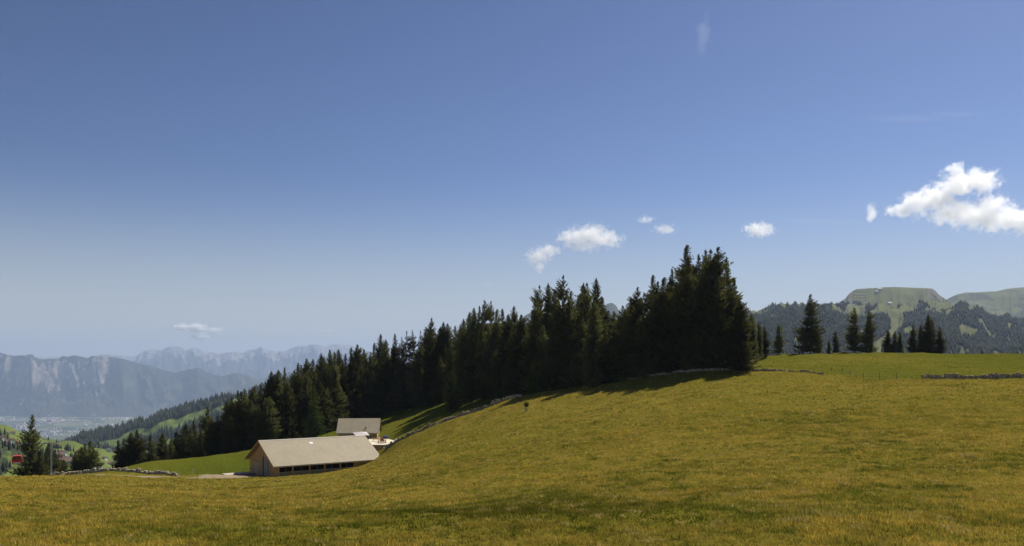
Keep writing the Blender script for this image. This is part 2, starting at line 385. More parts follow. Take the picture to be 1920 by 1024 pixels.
# valley floor: one sheet to the horizon
t = NT('valley_floor'); v = t.obj()
vo = t.n('ShaderNodeTexVoronoi'); vo.inputs['Scale'].default_value = .004; vm = t.obj((1,.55,1)); t.l(vm, vo.inputs['Vector'])
n = t.noise(v, .0009, 5, .6)
sp = t.n('ShaderNodeSeparateColor'); t.l(vo.outputs['Color'], sp.inputs[0])
fields = t.ramp(sp.outputs[0], [(.0, (.05,.08,.025)), (.35, (.10,.13,.04)), (.6, (.22,.20,.10)), (.8, (.06,.09,.03)), (1, (.30,.27,.18))])
c = t.mix(t.mapr(n, .45, .55), fields, (.03,.045,.02))
t.bsdf(c, .95, spec=.1); M_VALLEY = t.m
VZ = -960.0
g = mesh_np('valley_ground', [(-60000,-60000,VZ),(60000,-60000,VZ),(60000,70000,VZ),(-60000,70000,VZ)], [(0,1,2,3)], M_VALLEY); props(g, kind='structure')

# green hill with the hamlets, left
crestA = interp([(-400,740),(-200,772),(0,799),(30,806),(60,812),(100,822),(130,829),(165,834),(220,850),(300,872),(400,905),(700,980)])
def z_near(PX, YY):
    zc = zrow(crestA(PX), 1700); zb = zrow(crestA(PX)+95-PX*.05, 850)
    t_ = (YY-850)/850
    z = np.where(YY < 1700, zb + (zc-zb)*np.clip(t_, -.5, 1), zc - (YY-1700)*.45)
    z = z + 14*fbm(PX/60+3, YY/260, 4, 51)*np.clip((YY-500)/300, 0, 1)
    return np.where(YY < 850, z - (850-YY)*.12, z)
def c_near(PX, YY, ZZ):
    f = .12 + 1.1*fbm(PX/45, YY/160, 4, 61)
    f = np.where((PX < 110) & (YY < 1250), f+.5, f)
    f = np.where((YY > 1660), f+.35, f)
    f = np.where((PX > 150) & (YY > 1000), f-.3, f)
    return np.stack([np.clip(f, 0, 1), np.zeros_like(f), np.zeros_like(f)], -1)
M_NEARHILL2 = land_mat('fresh_green_hill', (.09,.125,.022), (.13,.155,.035), (.03,.04,.016), (.05,.065,.022), (.2,.19,.17), (.35,.33,.3), .01)
polar_land('green_hill', np.linspace(-500, 760, 300), np.concatenate([np.linspace(350, 1700, 120), np.linspace(1740, 3400, 20)]), z_near, M_NEARHILL2, cols=c_near)

# wooded hill left of the forest
crestB = interp([(-100,880),(60,850),(130,826),(155,812),(180,803),(205,797),(225,796),(243,789),(262,783),(275,784),(300,769),(330,763),(350,757),(400,746),(440,736),(490,722),(560,706),(700,690),(900,688)])
def z_wood(PX, YY):
    zc = zrow(crestB(PX)+5, 3200); zb = zrow(crestB(PX)+5+105, 2250)
    t_ = (YY-2250)/950
    z = np.where(YY < 3200, zb + (zc-zb)*np.clip(t_, -1, 1), zc - (YY-3200)*.5)
    return z + 22*fbm(PX/40, YY/330, 4, 71)*np.clip(1.6-np.abs(YY-2400)/800, .15, 1)
def f_wood(PX, YY):
    r_ = 690 - z_wood(PX, YY)/YY*F; below = r_ - crestB(PX)
    band = np.abs(below - (34 - (PX-300)*.02) - 10*fbm(PX/50, YY/400, 2, 77)*2)
    f = np.where((band < 9) & (PX > 185) & (PX < 480), .1, .85)
    band2 = np.abs(below - 62 - 16*fbm(PX/40, YY/300, 2, 79)); f = np.where((band2 < 9) & (PX > 230), .2, f)
    f = np.where((np.hypot((PX-395)/14, (r_-757)/3.0) < 1), .1, f)
    return f
polar_land('wooded_hill', np.linspace(-100, 900, 320), np.concatenate([np.linspace(1700, 3200, 110), np.linspace(3260, 5200, 24)]), z_wood, M_NEARHILL,
           cols=lambda a, b, c: np.stack([f_wood(a, b), 0*a, 0*a], -1))

# cliff mountains across the valley
crestC = interp([(-400,640),(-100,650),(0,661),(12,664),(25,667),(45,666),(60,664),(67,671),(75,674),(110,672),(118,667),(126,669),(140,666),(155,669),(165,672),(172,667),(185,669),(205,669),(235,674),(255,680),(275,684),(300,692),(330,699),(352,692),(372,690),(395,699),(415,706),(440,699),(462,703),(485,710),(520,702),(560,695),(600,699),(640,692),(700,690),(800,680),(1000,660),(1300,660)])
def z_cliff(PX, YY):
    spur = ridged(PX/26 + YY/1500 + .7*fbm(PX/20, YY/400, 2, 82), YY/1300, 5, 81)*.5
    crn = 2.5*fbm(PX/22, PX*0+2, 3, 86)*np.clip((PX-200)/60, 0, 1); front = 16800 + 900*np.clip(fbm(PX/90, PX*0, 3, 83), -1, 1); top = 18900 + 500*fbm(PX/70, PX*0+4, 3, 85)
    t_ = (YY-front)/(top-front); zc = zrow(crestC(PX)+crn, top)
    prof = .52*np.clip(t_, 0, 1)**1.1 + .48*sm((t_-.45)/.55)
    z = VZ + (zc-VZ)*prof + 170*spur*np.sin(np.pi*np.clip(t_, 0, 1))*np.clip(t_*2, 0, 1)
    z = np.where(t_ < 0, VZ-5, z)
    return np.where(t_ > 1, zc - (YY-top)*.16 + 60*fbm(PX/20, YY/900, 3, 87)*np.clip((t_-1)*3, 0, 1)*1.0, z)
def c_cliff(PX, YY, ZZ):
    r_ = (690 - ZZ/YY*F); q = (r_ - crestC(PX))
    rock = .75*np.clip(1 - np.abs(q-28)/55, 0, 1) + .35*ridged(PX/8, q/70, 4, 91) 
    rock = rock*np.where(PX < 195, 1, np.clip(1-(PX-195)/30, .12, 1)) - np.where(q < 5, .25, 0)
    f = .75 + .7*fbm(PX/30, q/14, 4, 93)
    f = np.where((PX > 210), f - .16, f)
    f = np.where(np.hypot((PX-227)/12, (r_-727)/5) < 1, 0, f); f = np.where(np.hypot((PX-310)/22, (r_-745)/5) < 1, 0, f)
    return np.stack([np.clip(f, 0, 1), np.clip(rock, 0, 1), 0*f], -1)
polar_land('cliff_mountain', np.linspace(-400, 1300, 900), np.concatenate([np.linspace(15800, 20000, 130), np.linspace(20200, 25000, 24)]), z_cliff, M_CLIFF, cols=c_cliff)
# high peaks farther back
crestD = interp([(-400,672),(0,668),(40,666),(80,670),(110,668),(150,672),(195,664),(215,666),(240,668),(255,668),(265,660),(276,656),(290,655),(303,657),(312,651),(325,649),(338,650),(350,656),(362,652),(372,654),(385,661),(400,660),(411,664),(425,661),(440,659),(455,662),(466,656),(478,655),(489,650),(500,655),(515,659),(535,658),(548,652),(560,648),(572,649),(585,645),(598,647),(612,650),(622,646),(640,645),(655,647),(670,652),(700,660),(760,664),(900,668),(1300,670)])
def z_far(PX, YY):
    top = 30000 + 900*fbm(PX/60, PX*0, 3, 95); t_ = (YY-23500)/(top-23500); zc = zrow(crestD(PX), top)
    sp = ridged(PX/22 + .5*fbm(PX/15, YY/900, 2, 98), YY/2200, 5, 97)
    z = VZ + (zc-VZ)*(.8*np.clip(t_, 0, 1)**1.2+.2*sm((t_-.7)/.3)) + 260*sp*np.sin(np.pi*np.clip(t_, 0, 1))
    z2 = zc - (YY-top)*.3
    return np.where(t_ > 1, z2, z)
def c_far(PX, YY, ZZ):
    r_ = (690 - ZZ/YY*F); q = (r_ - crestD(PX))
    rock = np.clip(1.0 - q/24, 0, 1) + .4*ridged(PX/7, q/30, 4, 99)
    f = .3 + np.clip(q/30, 0, .6) + .6*fbm(PX/20, q/10, 3, 101)
    return np.stack([np.clip(f, 0, 1), np.clip(rock, 0, 1), 0*f], -1)
polar_land('far_mountains', np.linspace(-400, 1300, 800), np.concatenate([np.linspace(23500, 31500, 130), np.linspace(31800, 34500, 12)]), z_far, M_FAR, cols=c_far)
# small rocky summits seen between the spruces
crestE = interp([(850,700),(930,640),(975,600),(986,590),(994,586),(1003,596),(1040,600),(1100,596),(1122,590),(1133,573),(1140,568),(1148,567),(1156,573),(1162,586),(1180,600),(1230,640),(1320,700)])
def z_peak(PX, YY):
    t_ = (YY-6500)/2300; zc = zrow(crestE(PX), 8800)
    z = -300 + (zc+300)*np.clip(t_, 0, 1)**1.3 + 40*ridged(PX/18, YY/900, 4, 103)*np.sin(np.pi*np.clip(t_, 0, 1))
    return np.where(t_ > 1, zc - (YY-8800)*.7, z)
polar_land('rocky_peaks', np.linspace(850, 1320, 220), np.linspace(6500, 9900, 60), z_peak, M_FAR,
           cols=lambda a, b, c: np.stack([.6+0*a, .28+.4*fbm(a/10, b/300, 3, 105), 0*a], -1))

# table mountain, right
LA = interp([(900,640),(1200,606),(1300,598),(1390,588),(1440,581),(1500,575),(1560,572),(1610,583),(1680,577),(1720,575),(1780,572),(1810,582),(1860,598),(1920,606),(2300,600)])
LB = interp([(900,660),(1500,640),(1540,600),(1562,573),(1575,566),(1583,562),(1592,551),(1600,545),(1606,542),(1640,540),(1675,538),(1722,540),(1748,541),(1755,546),(1759,552),(1768,558),(1774,563),(1790,575),(1830,600),(1920,625),(2300,660)])
LC = interp([(900,680),(1700,620),(1740,580),(1772,563),(1782,557),(1795,551),(1812,547),(1830,547),(1848,546),(1870,545),(1885,541),(1900,539),(1925,537),(2000,535),(2300,560)])
YN = np.array([900, 1700, 3500, 3950, 5000, 5500, 6900, 8200.])
def z_table(PX, YY):
    zs = [-260+0*PX, zrow(708, 1700)+0*PX, zrow(LA(PX), 3500), zrow(LA(PX)+5, 3950), zrow(LB(PX), 5000), zrow(LB(PX)+22, 5500), zrow(LC(PX), 6900), zrow(LC(PX)+90, 8200)]
    z = zs[0]
    for i in range(len(YN)-1):
        t_ = np.clip((YY-YN[i])/(YN[i+1]-YN[i]), 0, 1)
        if i == 3: t_ = .55*t_ + .45*sm((t_-.55)/.35)          # grassy ramp, then the rim
        if i == 1: t_ = t_**.95
        z = np.where(YY >= YN[i], zs[i] + (zs[i+1]-zs[i])*t_, z)
    damp = np.clip(1-np.minimum(np.abs(YY-5000), np.abs(YY-6900))/500, 0, 1)
    z = z + (38*fbm(PX/55, YY/420, 5, 111) + 10*ridged(PX/14, YY/500, 3, 113))*(1-damp)*np.clip((YY-1200)/600, 0, 1)
    return z
def tb(PX, YY):
    ZZ = z_table(PX, YY); r_ = 690 - ZZ/YY*F
    n = fbm(PX/24, YY/260, 4, 121)
    f = np.where(YY < 3550, .84, .25) + np.where(YY < 3550, .95, .55)*n
    # the clearing that runs down from the ramp, and other meadows
    pathx = np.interp(r_, [570,585,600,615,630,645,665], [1668,1675,1683,1680,1668,1650,1640]); wdt = np.interp(r_, [570,600,625,640,660], [22,13,9,12,12])
    f = np.where(np.abs(PX-pathx-3*n) < wdt, .0, f)
    f = np.where(np.hypot((PX-1812)/17, (r_-621)/9) < 1+n, .05, f)
    f = np.where(np.hypot((PX-1705)/10, (r_-622)/7) < 1+n*.6, .1, f)
    f = np.where((r_ < LA(PX)+13) & (PX > 1560) & (PX < 1790) & (YY < 3600), .3+.9*n, f)
    f = np.where((PX > 1790) & (YY > 3500), .15+.8*n, f)
    f = np.where(YY > 4150, np.where(PX < 1765, -.1, .2+1.1*n), f)
    f = np.where((YY > 4250) & (YY < 5060) & (PX > 1728+22*n+(5000-YY)*.03) & (PX < 1772), .8, f)
    f = np.where((YY > 4350) & (YY < 5060) & (PX < 1640-(YY-4350)*.03+10*n) & (np.sin(r_*1.15+PX*.02+3*n) > .1), .7, f)
    f = np.where((YY > 5500), .32+1.3*fbm(PX/40, r_/7, 4, 125), f)
    rock = np.where((YY > 4300) & (YY < 5100) & (((PX > 1738) & (PX < 1768)) | (PX < 1598)), .55, .02)
    return np.clip(f, 0, 1), rock + .25*fbm(PX/30, (r_-LB(PX))/3.5, 3, 123)*np.where(YY > 4200, 1, 0), r_
polar_land('table_mountain', np.linspace(900, 2300, 760), np.concatenate([np.linspace(900, 5000, 240), np.linspace(5040, 8200, 60)]), z_table, M_TABLE,
           cols=lambda a, b, c: np.stack([tb(a, b)[0], np.clip(tb(a, b)[1], 0, 1), 0*a], -1))

# far woods: countless small conifers on the slopes
def scatter_wood(name, label, n, p0, p1, y0, y1, zf, ff, h0, h1, seed):
    r_ = np.random.default_rng(seed)
    Yv = np.sqrt(r_.uniform(y0**2, y1**2, n)); pxv = r_.uniform(p0, p1, n)
    keep = ff(pxv, Yv) > r_.uniform(.38, .62, n); Yv = Yv[keep]; pxv = pxv[keep]; n = len(Yv)
    x = (pxv-960)/F*Yv; z = zf(pxv, Yv); H = r_.uniform(h0, h1, n)*r_.uniform(.7, 1.1, n); Rr = H*r_.uniform(.16, .24, n)
    k = 6; V = np.zeros((n, 2*k+1, 3))
    for lv, (hf, rf) in enumerate(((.05, 1.0), (.45, .72))):
        for j in range(k):
            a = 2*math.pi*j/k + lv*.5 + r_.uniform(-.3, .3, n); q = Rr*rf*r_.uniform(.6, 1.25, n)
            V[:, lv*k+j] = np.stack([x+q*np.cos(a), Yv+q*np.sin(a), z+H*(hf+r_.uniform(-.05, .05, n))-1], -1)
    V[:, 2*k] = np.stack([x, Yv, z+H], -1)
    f = []
    for j in range(k):
        j2 = (j+1) % k; f += [(j, j2, k+j2), (j, k+j2, k+j), (k+j, k+j2, 2*k)]
    f = np.array(f); T = (np.arange(n)[:, None, None]*(2*k+1) + f[None]).reshape(-1, 3)
    o = mesh_np(name, V.reshape(-1, 3), T, M_FARWOOD); props(o, label, 'woodland', kind='stuff')
M_FARWOOD = noisy('far_wood_needles', (.010,.017,.010), (.030,.040,.019), .02, .95)
scatter_wood('far_woodland', 'dark spruce woods covering the slopes below the flat-topped mountain', 82000, 1330, 2050, 1500, 4600, z_table, lambda a, b: tb(a, b)[0]*.9, 11, 18, 5)
scatter_wood('hill_woodland', 'dark woods on the hill that descends into the valley behind the forest', 14000, 60, 760, 2000, 3350, z_wood, f_wood, 18, 28, 6)
def f_nh(PX, YY): return c_near(PX, YY, 0*PX)[..., 0]
scatter_wood('valley_woodland', 'copses scattered over the green hill with the hamlets', 2100, -120, 330, 820, 1800, z_near, lambda a, b: f_nh(a, b)*.95-.05, 9, 17, 8)

# town on the valley floor: past counting, one object
def town():
    r_ = np.random.default_rng(12); V = []; Tq = []; n = 5200
    Yv = r_.uniform(11900, 16600, n*3); pxv = r_.uniform(-60, 470, n*3)
    d = fbm(pxv/45, Yv/500, 4, 131)*1.6 + .35*np.exp(-((Yv-12700)/500)**2) - .12
    k = d > r_.uniform(-.2, .5, n*3); Yv = Yv[k][:n]; pxv = pxv[k][:n]; cols_ = []
    pal = np.array([(.42,.40,.36),(.33,.30,.26),(.26,.16,.12),(.22,.21,.2),(.6,.6,.58)])
    for i, (p_, y_) in enumerate(zip(pxv, Yv)):
        x = (p_-960)/F*y_; w_ = r_.uniform(5, 13); d_ = r_.uniform(5, 13); h = r_.uniform(6, 13)
        if r_.random() < .05: w_ *= 4; d_ *= 3; h = 12
        if r_.random() < .006: h = 45
        a = r_.uniform(0, math.pi); ca, sa = math.cos(a), math.sin(a); b = len(V)
        for zz in (VZ-1, VZ+h):
            for sx, sy in ((-1,-1),(1,-1),(1,1),(-1,1)):
                V.append((x+sx*w_*ca-sy*d_*sa, y_+sx*w_*sa+sy*d_*ca, zz)); cols_.append(pal[i % 5])
        Tq += [(b+4,b+5,b+6,b+7),(b,b+1,b+5,b+4),(b+1,b+2,b+6,b+5),(b+2,b+3,b+7,b+6),(b+3,b,b+4,b+7)]
    t = NT('town_walls'); at = t.n('ShaderNodeVertexColor'); at.layer_name = 'tint'; t.bsdf(at.outputs[0], .8)
    o = mesh_np('town', V, Tq, t.m, cols=np.array(cols_)); props(o, 'pale buildings of the distant town spread over the valley floor', 'town', kind='stuff')
town()

# ------------------------------------------------------------------ spruces
def crown_mesh(name, seed, H=28.0, rad=.14, low=.04, irregular=.3, dens=1.0, gap=0.0, power=.8, mat=None, tops=1):
    r_ = np.random.default_rng(seed); V = []
    z = low*H
    lev = []
    while z < H*.995:
        lev.append(z); z += .46*(1.15-.5*z/H)/max(dens, .5)*r_.uniform(.7, 1.3)
    phase = r_.uniform(0, 7, 4)
    P0 = []; D = []; S = []; N = []
    for z in lev:
        tt = (z-low*H)/(H-low*H); R0 = rad*H*1.12*(1-math.exp(-power*3.9*(1-tt)))*min(1, .6+tt*5) + .04
        R0 *= 1 + irregular*.6*math.sin(z*.9+phase[0])*.5 + irregular*.5*math.sin(z*2.3+phase[1])*.5
        nb = max(4, int((5+R0*2.2)*dens))
        for b in range(nb):
            a = r_.uniform(0, 2*math.pi)
            if r_.random() < gap and tt > .1: continue
            side = 1 + irregular*.5*math.sin(a*1.0+phase[2]+z*.25) + irregular*.3*math.sin(2*a+phase[3])
            L = R0*r_.uniform(.62, 1.12)*side
            if r_.random() < .06: L *= 1.25
            rise = (.25 + .9*max(tt-.6, 0)*2) if tt > .6 else r_.uniform(-.28, .06) - .12*(1-tt)
            k = max(2, int(L/.34)); s = (np.arange(k)+r_.uniform(.2, .8))/k
            s = s[s > .12] if L > 1.2 else s
            hgt = z + L*(rise*s - .22*np.sin(np.pi*s)*(1 if tt < .7 else 0) + .12*s*s)
            pp = np.stack([L*s*math.cos(a), L*s*math.sin(a), hgt], -1)
            P0.append(pp); dd = np.tile([math.cos(a), math.sin(a), rise*.6], (len(s), 1)); D.append(dd); S.append(np.full(len(s), .22+.42*min(R0/3, 1))*(1.15-.5*s))
    P0 = np.concatenate(P0); D = np.concatenate(D); S = np.concatenate(S); n = len(P0)
    out = []
    for rep in range(4):
        jit = r_.normal(0, .20, (n, 3))*S[:,None]; lat = np.stack([-D[:,1], D[:,0], 0*D[:,0]], -1); sgn = np.where(r_.random(n) < .5, -1, 1)[:, None]
        a_ = P0 + jit
        b_ = a_ + D*S[:,None]*r_.uniform(.5, 1.1, (n,1)) + lat*sgn*S[:,None]*r_.uniform(.3, .9, (n,1)) + np.array([0,0,-1])*S[:,None]*r_.uniform(-.15, .35, (n,1))
        c_ = a_ + D*S[:,None]*r_.uniform(-.3, .5, (n,1)) + lat*sgn*S[:,None]*r_.uniform(-.4, .3, (n,1)) + np.array([0,0,-1])*S[:,None]*r_.uniform(.2, 1.1, (n,1))
        out.append(np.stack([a_, b_, c_], 1))
    V = np.concatenate(out).reshape(-1, 3)
    # leader tip
    tip = []
    for q in range(6):
        a = q*math.pi/3; tip += [(0,0,H*1.012), (.16*math.cos(a), .16*math.sin(a), H-.9), (.16*math.cos(a+1.2), .16*math.sin(a+1.2), H-.8)]
    V = np.concatenate([V, np.array(tip)])
    me = mesh_np(name, V/H, np.arange(len(V)).reshape(-1, 3), mat)
    m = me.data; bpy.data.objects.remove(me); return m
def trunk_mesh(H, r=.010):
    b = MB(); b.tube([(0,0,-.04),(0,0,.0),(0.001,0,.3),(0,0,.7),(0,0,.99)], r*1.25, 7, r*.12)
    o = b.build('trunk', M_BARK); m = o.data; bpy.data.objects.remove(o); return m
CROWNS = [crown_mesh('crown', 101+i, **kw) for i, kw in enumerate([
    dict(rad=.115, irregular=.4, power=.80, mat=M_SPRUCE), dict(rad=.13, irregular=.5, power=.66, gap=.12, mat=M_SPRUCE),
    dict(rad=.13, irregular=.45, power=.88, mat=M_SPRUCE), dict(rad=.125, irregular=.65, gap=.22, dens=.95, power=.78, mat=M_SPRUCE),
    dict(rad=.135, irregular=.4, power=.42, mat=M_SPRUCE), dict(rad=.13, irregular=.5, gap=.35, dens=.8, power=.7, low=.1, mat=M_GREYSPRUCE),
    dict(rad=.15, H=14, irregular=.35, power=.4, low=.02, mat=M_YOUNG), dict(rad=.17, H=20, irregular=.55, power=.52, low=.09, gap=.1, mat=M_SPRUCE),
    dict(rad=.10, irregular=.35, power=1.05, mat=M_SPRUCE)])]
TRUNK = trunk_mesh(1)
def spruce(x, y, H, kind, width=1.0, label=None, group=None, name='spruce_tree', z=None):
    o = empty(name, (x, y, gz(x, y) if z is None else z), random.uniform(0, 6.28))
    o.rotation_euler[0] = random.gauss(0, .014); o.rotation_euler[1] = random.gauss(0, .014)
    props(o, label, 'tree', group)
    for nm, me, sx in (('crown', CROWNS[kind], width), ('trunk', TRUNK, 1.0)):
        c = bpy.data.objects.new(nm, me); COL.objects.link(c); c.parent = o; c.scale = (H*sx, H*sx, H)
    return o
FRONT = interp([(225,236),(294,240),(400,250),(460,252),(550,262),(630,276),(700,296),(760,289),(800,280),(860,260),(900,247),(980,226),(1100,207),(1180,200),(1280,196),(1400,196)])
SKY = [(390,762),(408,778),(423,750),(435,745),(445,732),(453,734),(461,729),(476,724),(489,722),(502,712),(512,696),(522,693),(534,689),(549,694),(558,681),(566,684),(575,672),(588,674),(601,662),
 (610,668),(619,656),(628,660),(636,655),(648,664),(659,652),(668,646),(683,655),(693,660),(702,643),(716,627),(726,636),(735,644),(743,626),(753,632),(763,621),(778,619),(790,620),(799,617),(810,596),(822,612),(832,603),(843,607),(854,611),(861,612),
 (868,598),(880,585),(887,577),(897,574),(907,563),(921,564),(933,580),(944,579),(954,590),(964,574),(977,590),(990,600),(1001,560),(1011,535),(1028,531),(1042,545),(1060,516),(1076,545),(1095,530),(1102,531),(1116,521),(1129,556),
 (1141,583),(1151,584),(1169,573),(1181,560),(1194,538),(1208,550),(1227,516),(1237,528),(1247,520),(1259,504),(1283,459),(1297,480),(1305,477),(1325,468),(1334,468),(1346,463),(1362,482),(1374,520)]
landm = interp([(0,0)])
ordn = lambda i: '%d%s' % (i, 'th' if 10 <= i % 100 <= 20 else {1:'st',2:'nd',3:'rd'}.get(i % 10, 'th'))
def where(p):
    for a, s in ((450,'left of the barn'),(515,'above the barn gable'),(632,'above the barn roof'),(716,'behind the small house'),
                 (860,'right of the small house'),(985,'above the diagonal wall'),(1120,'in the tall middle stand'),(1215,'left of the great clump'),(1400,'in the great end clump')):
        if p < a: return s
tall = {1283:'tallest spruce of all, the pointed left summit of the great dark clump', 1346:'broad-topped spruce forming the right summit of the great dark clump', 810:'spruce with a rounded bushy top standing over its neighbours left of the forest middle',
        1060:'tallest bushy spruce topping the middle stand of the forest', 1116:'slim pointed spruce on the right of the tall middle stand', 763:'thin greyish spruce with sparse needles on the forest skyline',
        778:'pale sparse spruce with a crooked tip beside another thinning spruce', 716:'spruce with a thin separated spire above the small house', 907:'left one of two rounded spruce tops crowning the stand above the wall', 921:'right one of two rounded spruce tops crowning the stand above the wall',
        1194:'pointed conical spruce left of the great dark clump', 1227:'tall pointed spruce against the left edge of the great dark clump', 964:'sharp dark spire right of the two rounded tops'}
for i, (p_, row) in enumerate(SKY):
    Yf = float(FRONT(p_)) + random.choice((1, 5, 10, 16))
    x, y, zt = P(p_, row, Yf); g0 = gz(x, y); H = zt-g0
    kind = 5 if p_ in (753,763,778,790) else (3 if p_ in (810,907,921,1346,1334) else random.choice((0,0,1,1,3,2,8,4)))
    wd = random.uniform(.95, 1.25)*(1.25 if p_ > 1240 else 1)*min(1.5, 24/max(H, 10))
    lab = tall.get(p_, 'spruce, %s top from left on the forest skyline, %s' % (ordn(i+1), where(p_)))
    spruce(x, y, H, kind, wd, lab, 'spruces of the hillside forest')
# front edge of the forest (lower than the skyline behind)
skyrow = interp([(p_, r_) for p_, r_ in SKY])
base = [(398,.8),(416,.62),(432,.7),(452,.55),(470,.8),(486,.66),(505,.72),(524,.6),(541,.8),(560,.55),(578,.82),(597,.7),(612,.6),(628,.75),(646,.5),(664,.72),(690,.8),(708,.62),(727,.78),(748,.7),(770,.5),(788,.8),(806,.9),(828,.6),(846,.8),(868,.85),(886,.75),(905,.85),(924,.7),(938,.62),
        (958,.5),(1018,.62),(1040,.8),(1066,.85),(1090,.75),(1110,.82),(1135,.6),(1182,.8),(1200,.7),(1222,.8),(1245,.85),(1268,.8),(1292,.75),(1318,.8),(1345,.75)]
for i, (p_, fr) in enumerate(base):
    Yf = float(FRONT(p_)) - random.uniform(0, 4); x, y, zt = P(p_, float(skyrow(p_)), Yf); H = (zt-gz(x, y))*fr
    spruce(x, y, H, random.choice((0,1,2,4,2)), random.uniform(1.1, 1.5)*min(1.4, 20/max(H, 9)),
           'spruce, %s from left in the forest\'s front row, %s' % (ordn(i+1), where(p_)), 'spruces of the hillside forest')
for i, (p_, top, Yf, k, lab) in enumerate([(1000,676,212,6,'young bright green spruce standing out at the foot of the tall middle stand'),(976,712,211,6,'small young spruce left of the taller young one at the foot of the middle stand'),
        (1168,638,199,6,'young green spruce in the gap left of the great dark clump'),(1150,655,203,6,'smaller young spruce in the gap, left of its green neighbour'),(850,677,238,6,'young spruce showing pale green inside the dark forest above the diagonal wall'),
        (590,722,258,6,'lighter spruce with sunlit drooping boughs above the middle of the barn roof'),(1387,562,189,2,'single broad spruce with visible trunk over the stone wall at the forest\'s right end')]):
    x, y, zt = P(p_, top, Yf); H = zt-gz(x, y); spruce(x, y, H, k, 1.55 if k == 6 else 1.6, lab)
# inner trees, hidden except for chinks
for i in range(36):
    p_ = random.uniform(400, 1370); Yf = float(FRONT(p_)) + random.uniform(18, 34); x, y, zt = P(p_, float(skyrow(p_))+18, Yf); H = zt-gz(x, y)
    if H > 5: spruce(x, y, H, random.choice((0,2,4)), 1.4, 'dark spruce deep inside the forest, glimpsed only between the trees in front', 'inner spruces of the hillside forest')
# trees left of the forest and beyond the road: (px, top row, distance, kind, width, label)
LEFT = [(58,778,232,1,1.7,'lone tall spruce with drooping boughs beside the red gondola cabin'),(88,832,236,4,1.8,'rounded low conifer right of the lone tall spruce'),(72,845,228,4,1.8,'bushy conifer at the right foot of the lone tall spruce'),(104,843,238,4,1.8,'conifer just behind the lift pylon'),
 (120,862,240,0,1.9,'small dark spruce right of the lift pylon'),(141,847,236,4,1.52,'left of the small group of spruces beyond the stone wall'),(152,838,240,0,1.6,'spruce second from left in the small group beyond the stone wall'),(160,831,237,4,1.6,'tall spruce in the middle of the small group beyond the stone wall'),(170,827,240,1,1.5,'tallest spruce, second from right in the group beyond the stone wall'),(178,842,238,0,1.6,'right edge spruce of the small group beyond the stone wall'),
 (223,825,246,4,1.33,'round-topped spruce at the left of the pair of clumps above the field edge'),(232,822,250,1,1.4,'spruce behind the round-topped one above the field edge'),(244,811,248,0,1.5,'left twin of two tall spruces on the field edge'),(256,806,248,1,1.5,'right twin of two tall spruces on the field edge'),(266,820,252,4,1.5,'lower spruce right of the two tall twins'),(283,814,246,4,1.33,'single broad spruce between the twins and the forest end'),
 (305,812,252,0,1.5,'outermost left spruce of the continuous forest'),(313,830,246,4,1.23,'low spruce at the outer left end of the forest'),(320,822,252,4,1.5,'spruce third from the outer left end of the forest'),(331,809,256,1,1.5,'spruce fourth from the outer left end of the forest'),(343,806,250,4,1.23,'bushy spruce fifth from the outer left end of the forest'),(350,794,258,0,1.4,'pointed spruce sixth from the outer left end of the forest'),(358,800,252,4,1.14,'spruce seventh from the outer left end of the forest'),(367,788,262,4,1.4,'pointed spruce eighth from the outer left end of the forest'),(378,799,254,4,1.23,'spruce left of the tall dark spire at the low end of the forest')]
for p_, top, Yf, k, wd, lab in LEFT:
    x, y, zt = P(p_, top, Yf); H = zt-gz(x, y); spruce(x, y, H, k, wd*min(1.2, 18/max(H, 8)), lab)
RIGHT = [(1411,588,232,0,1.2,'pointed spruce peeping out behind the right end of the forest'),(1424,604,240,0,1.1,'second spruce behind the right end of the forest'),(1434,611,246,1,1.2,'lowest of three spruces behind the right end of the forest'),(1460,606,262,7,1.1,'single conical spruce between the forest end and the tallest crest tree'),
 (1519,552,264,7,1.35,'tallest tree on the grassy crest, irregular with a leaning trunk'),(1531,602,266,7,1.1,'leaning lower stem against the right side of the tallest crest tree'),(1554,638,258,0,1.3,'small ragged spruce between the tallest crest tree and its thin neighbour'),(1567,620,258,3,1.4,'thin spruce second of the small pair right of the tallest crest tree'),
 (1602,577,258,7,1.15,'broad-footed spruce with a narrow spire, left of the crest middle'),(1630,581,258,3,1.5,'columnar spruce beside the broad-footed one on the crest'),(1664,619,258,0,1.6,'left of three small spruces at the crest middle'),(1677,620,258,4,1.6,'middle of three small spruces at the crest middle'),(1688,622,258,0,1.3,'right of three small spruces at the crest middle'),
 (1711,610,258,1,1.5,'left spruce of the right-hand crest group'),(1727,609,259,0,1.5,'thin spruce second from left in the right-hand crest group'),(1740,590,258,0,1.25,'tall dense spruce in the right-hand crest group'),(1746,598,260,0,1.4,'spruce touching the tall dense one on its right'),(1763,612,258,4,1.8,'rightmost spruce of the crest group, narrow and conical')]
for p_, top, Yf, k, wd, lab in RIGHT:
    x, y, zt = P(p_, top, Yf); H = zt-gz(x, y); spruce(x, y, H, k, wd*(1.0), lab)
x, y, zt = P(1841,652,262); spruce(x, y, zt-gz(x, y), 6, 1.6, 'tiny young spruce alone behind the crest at the right')

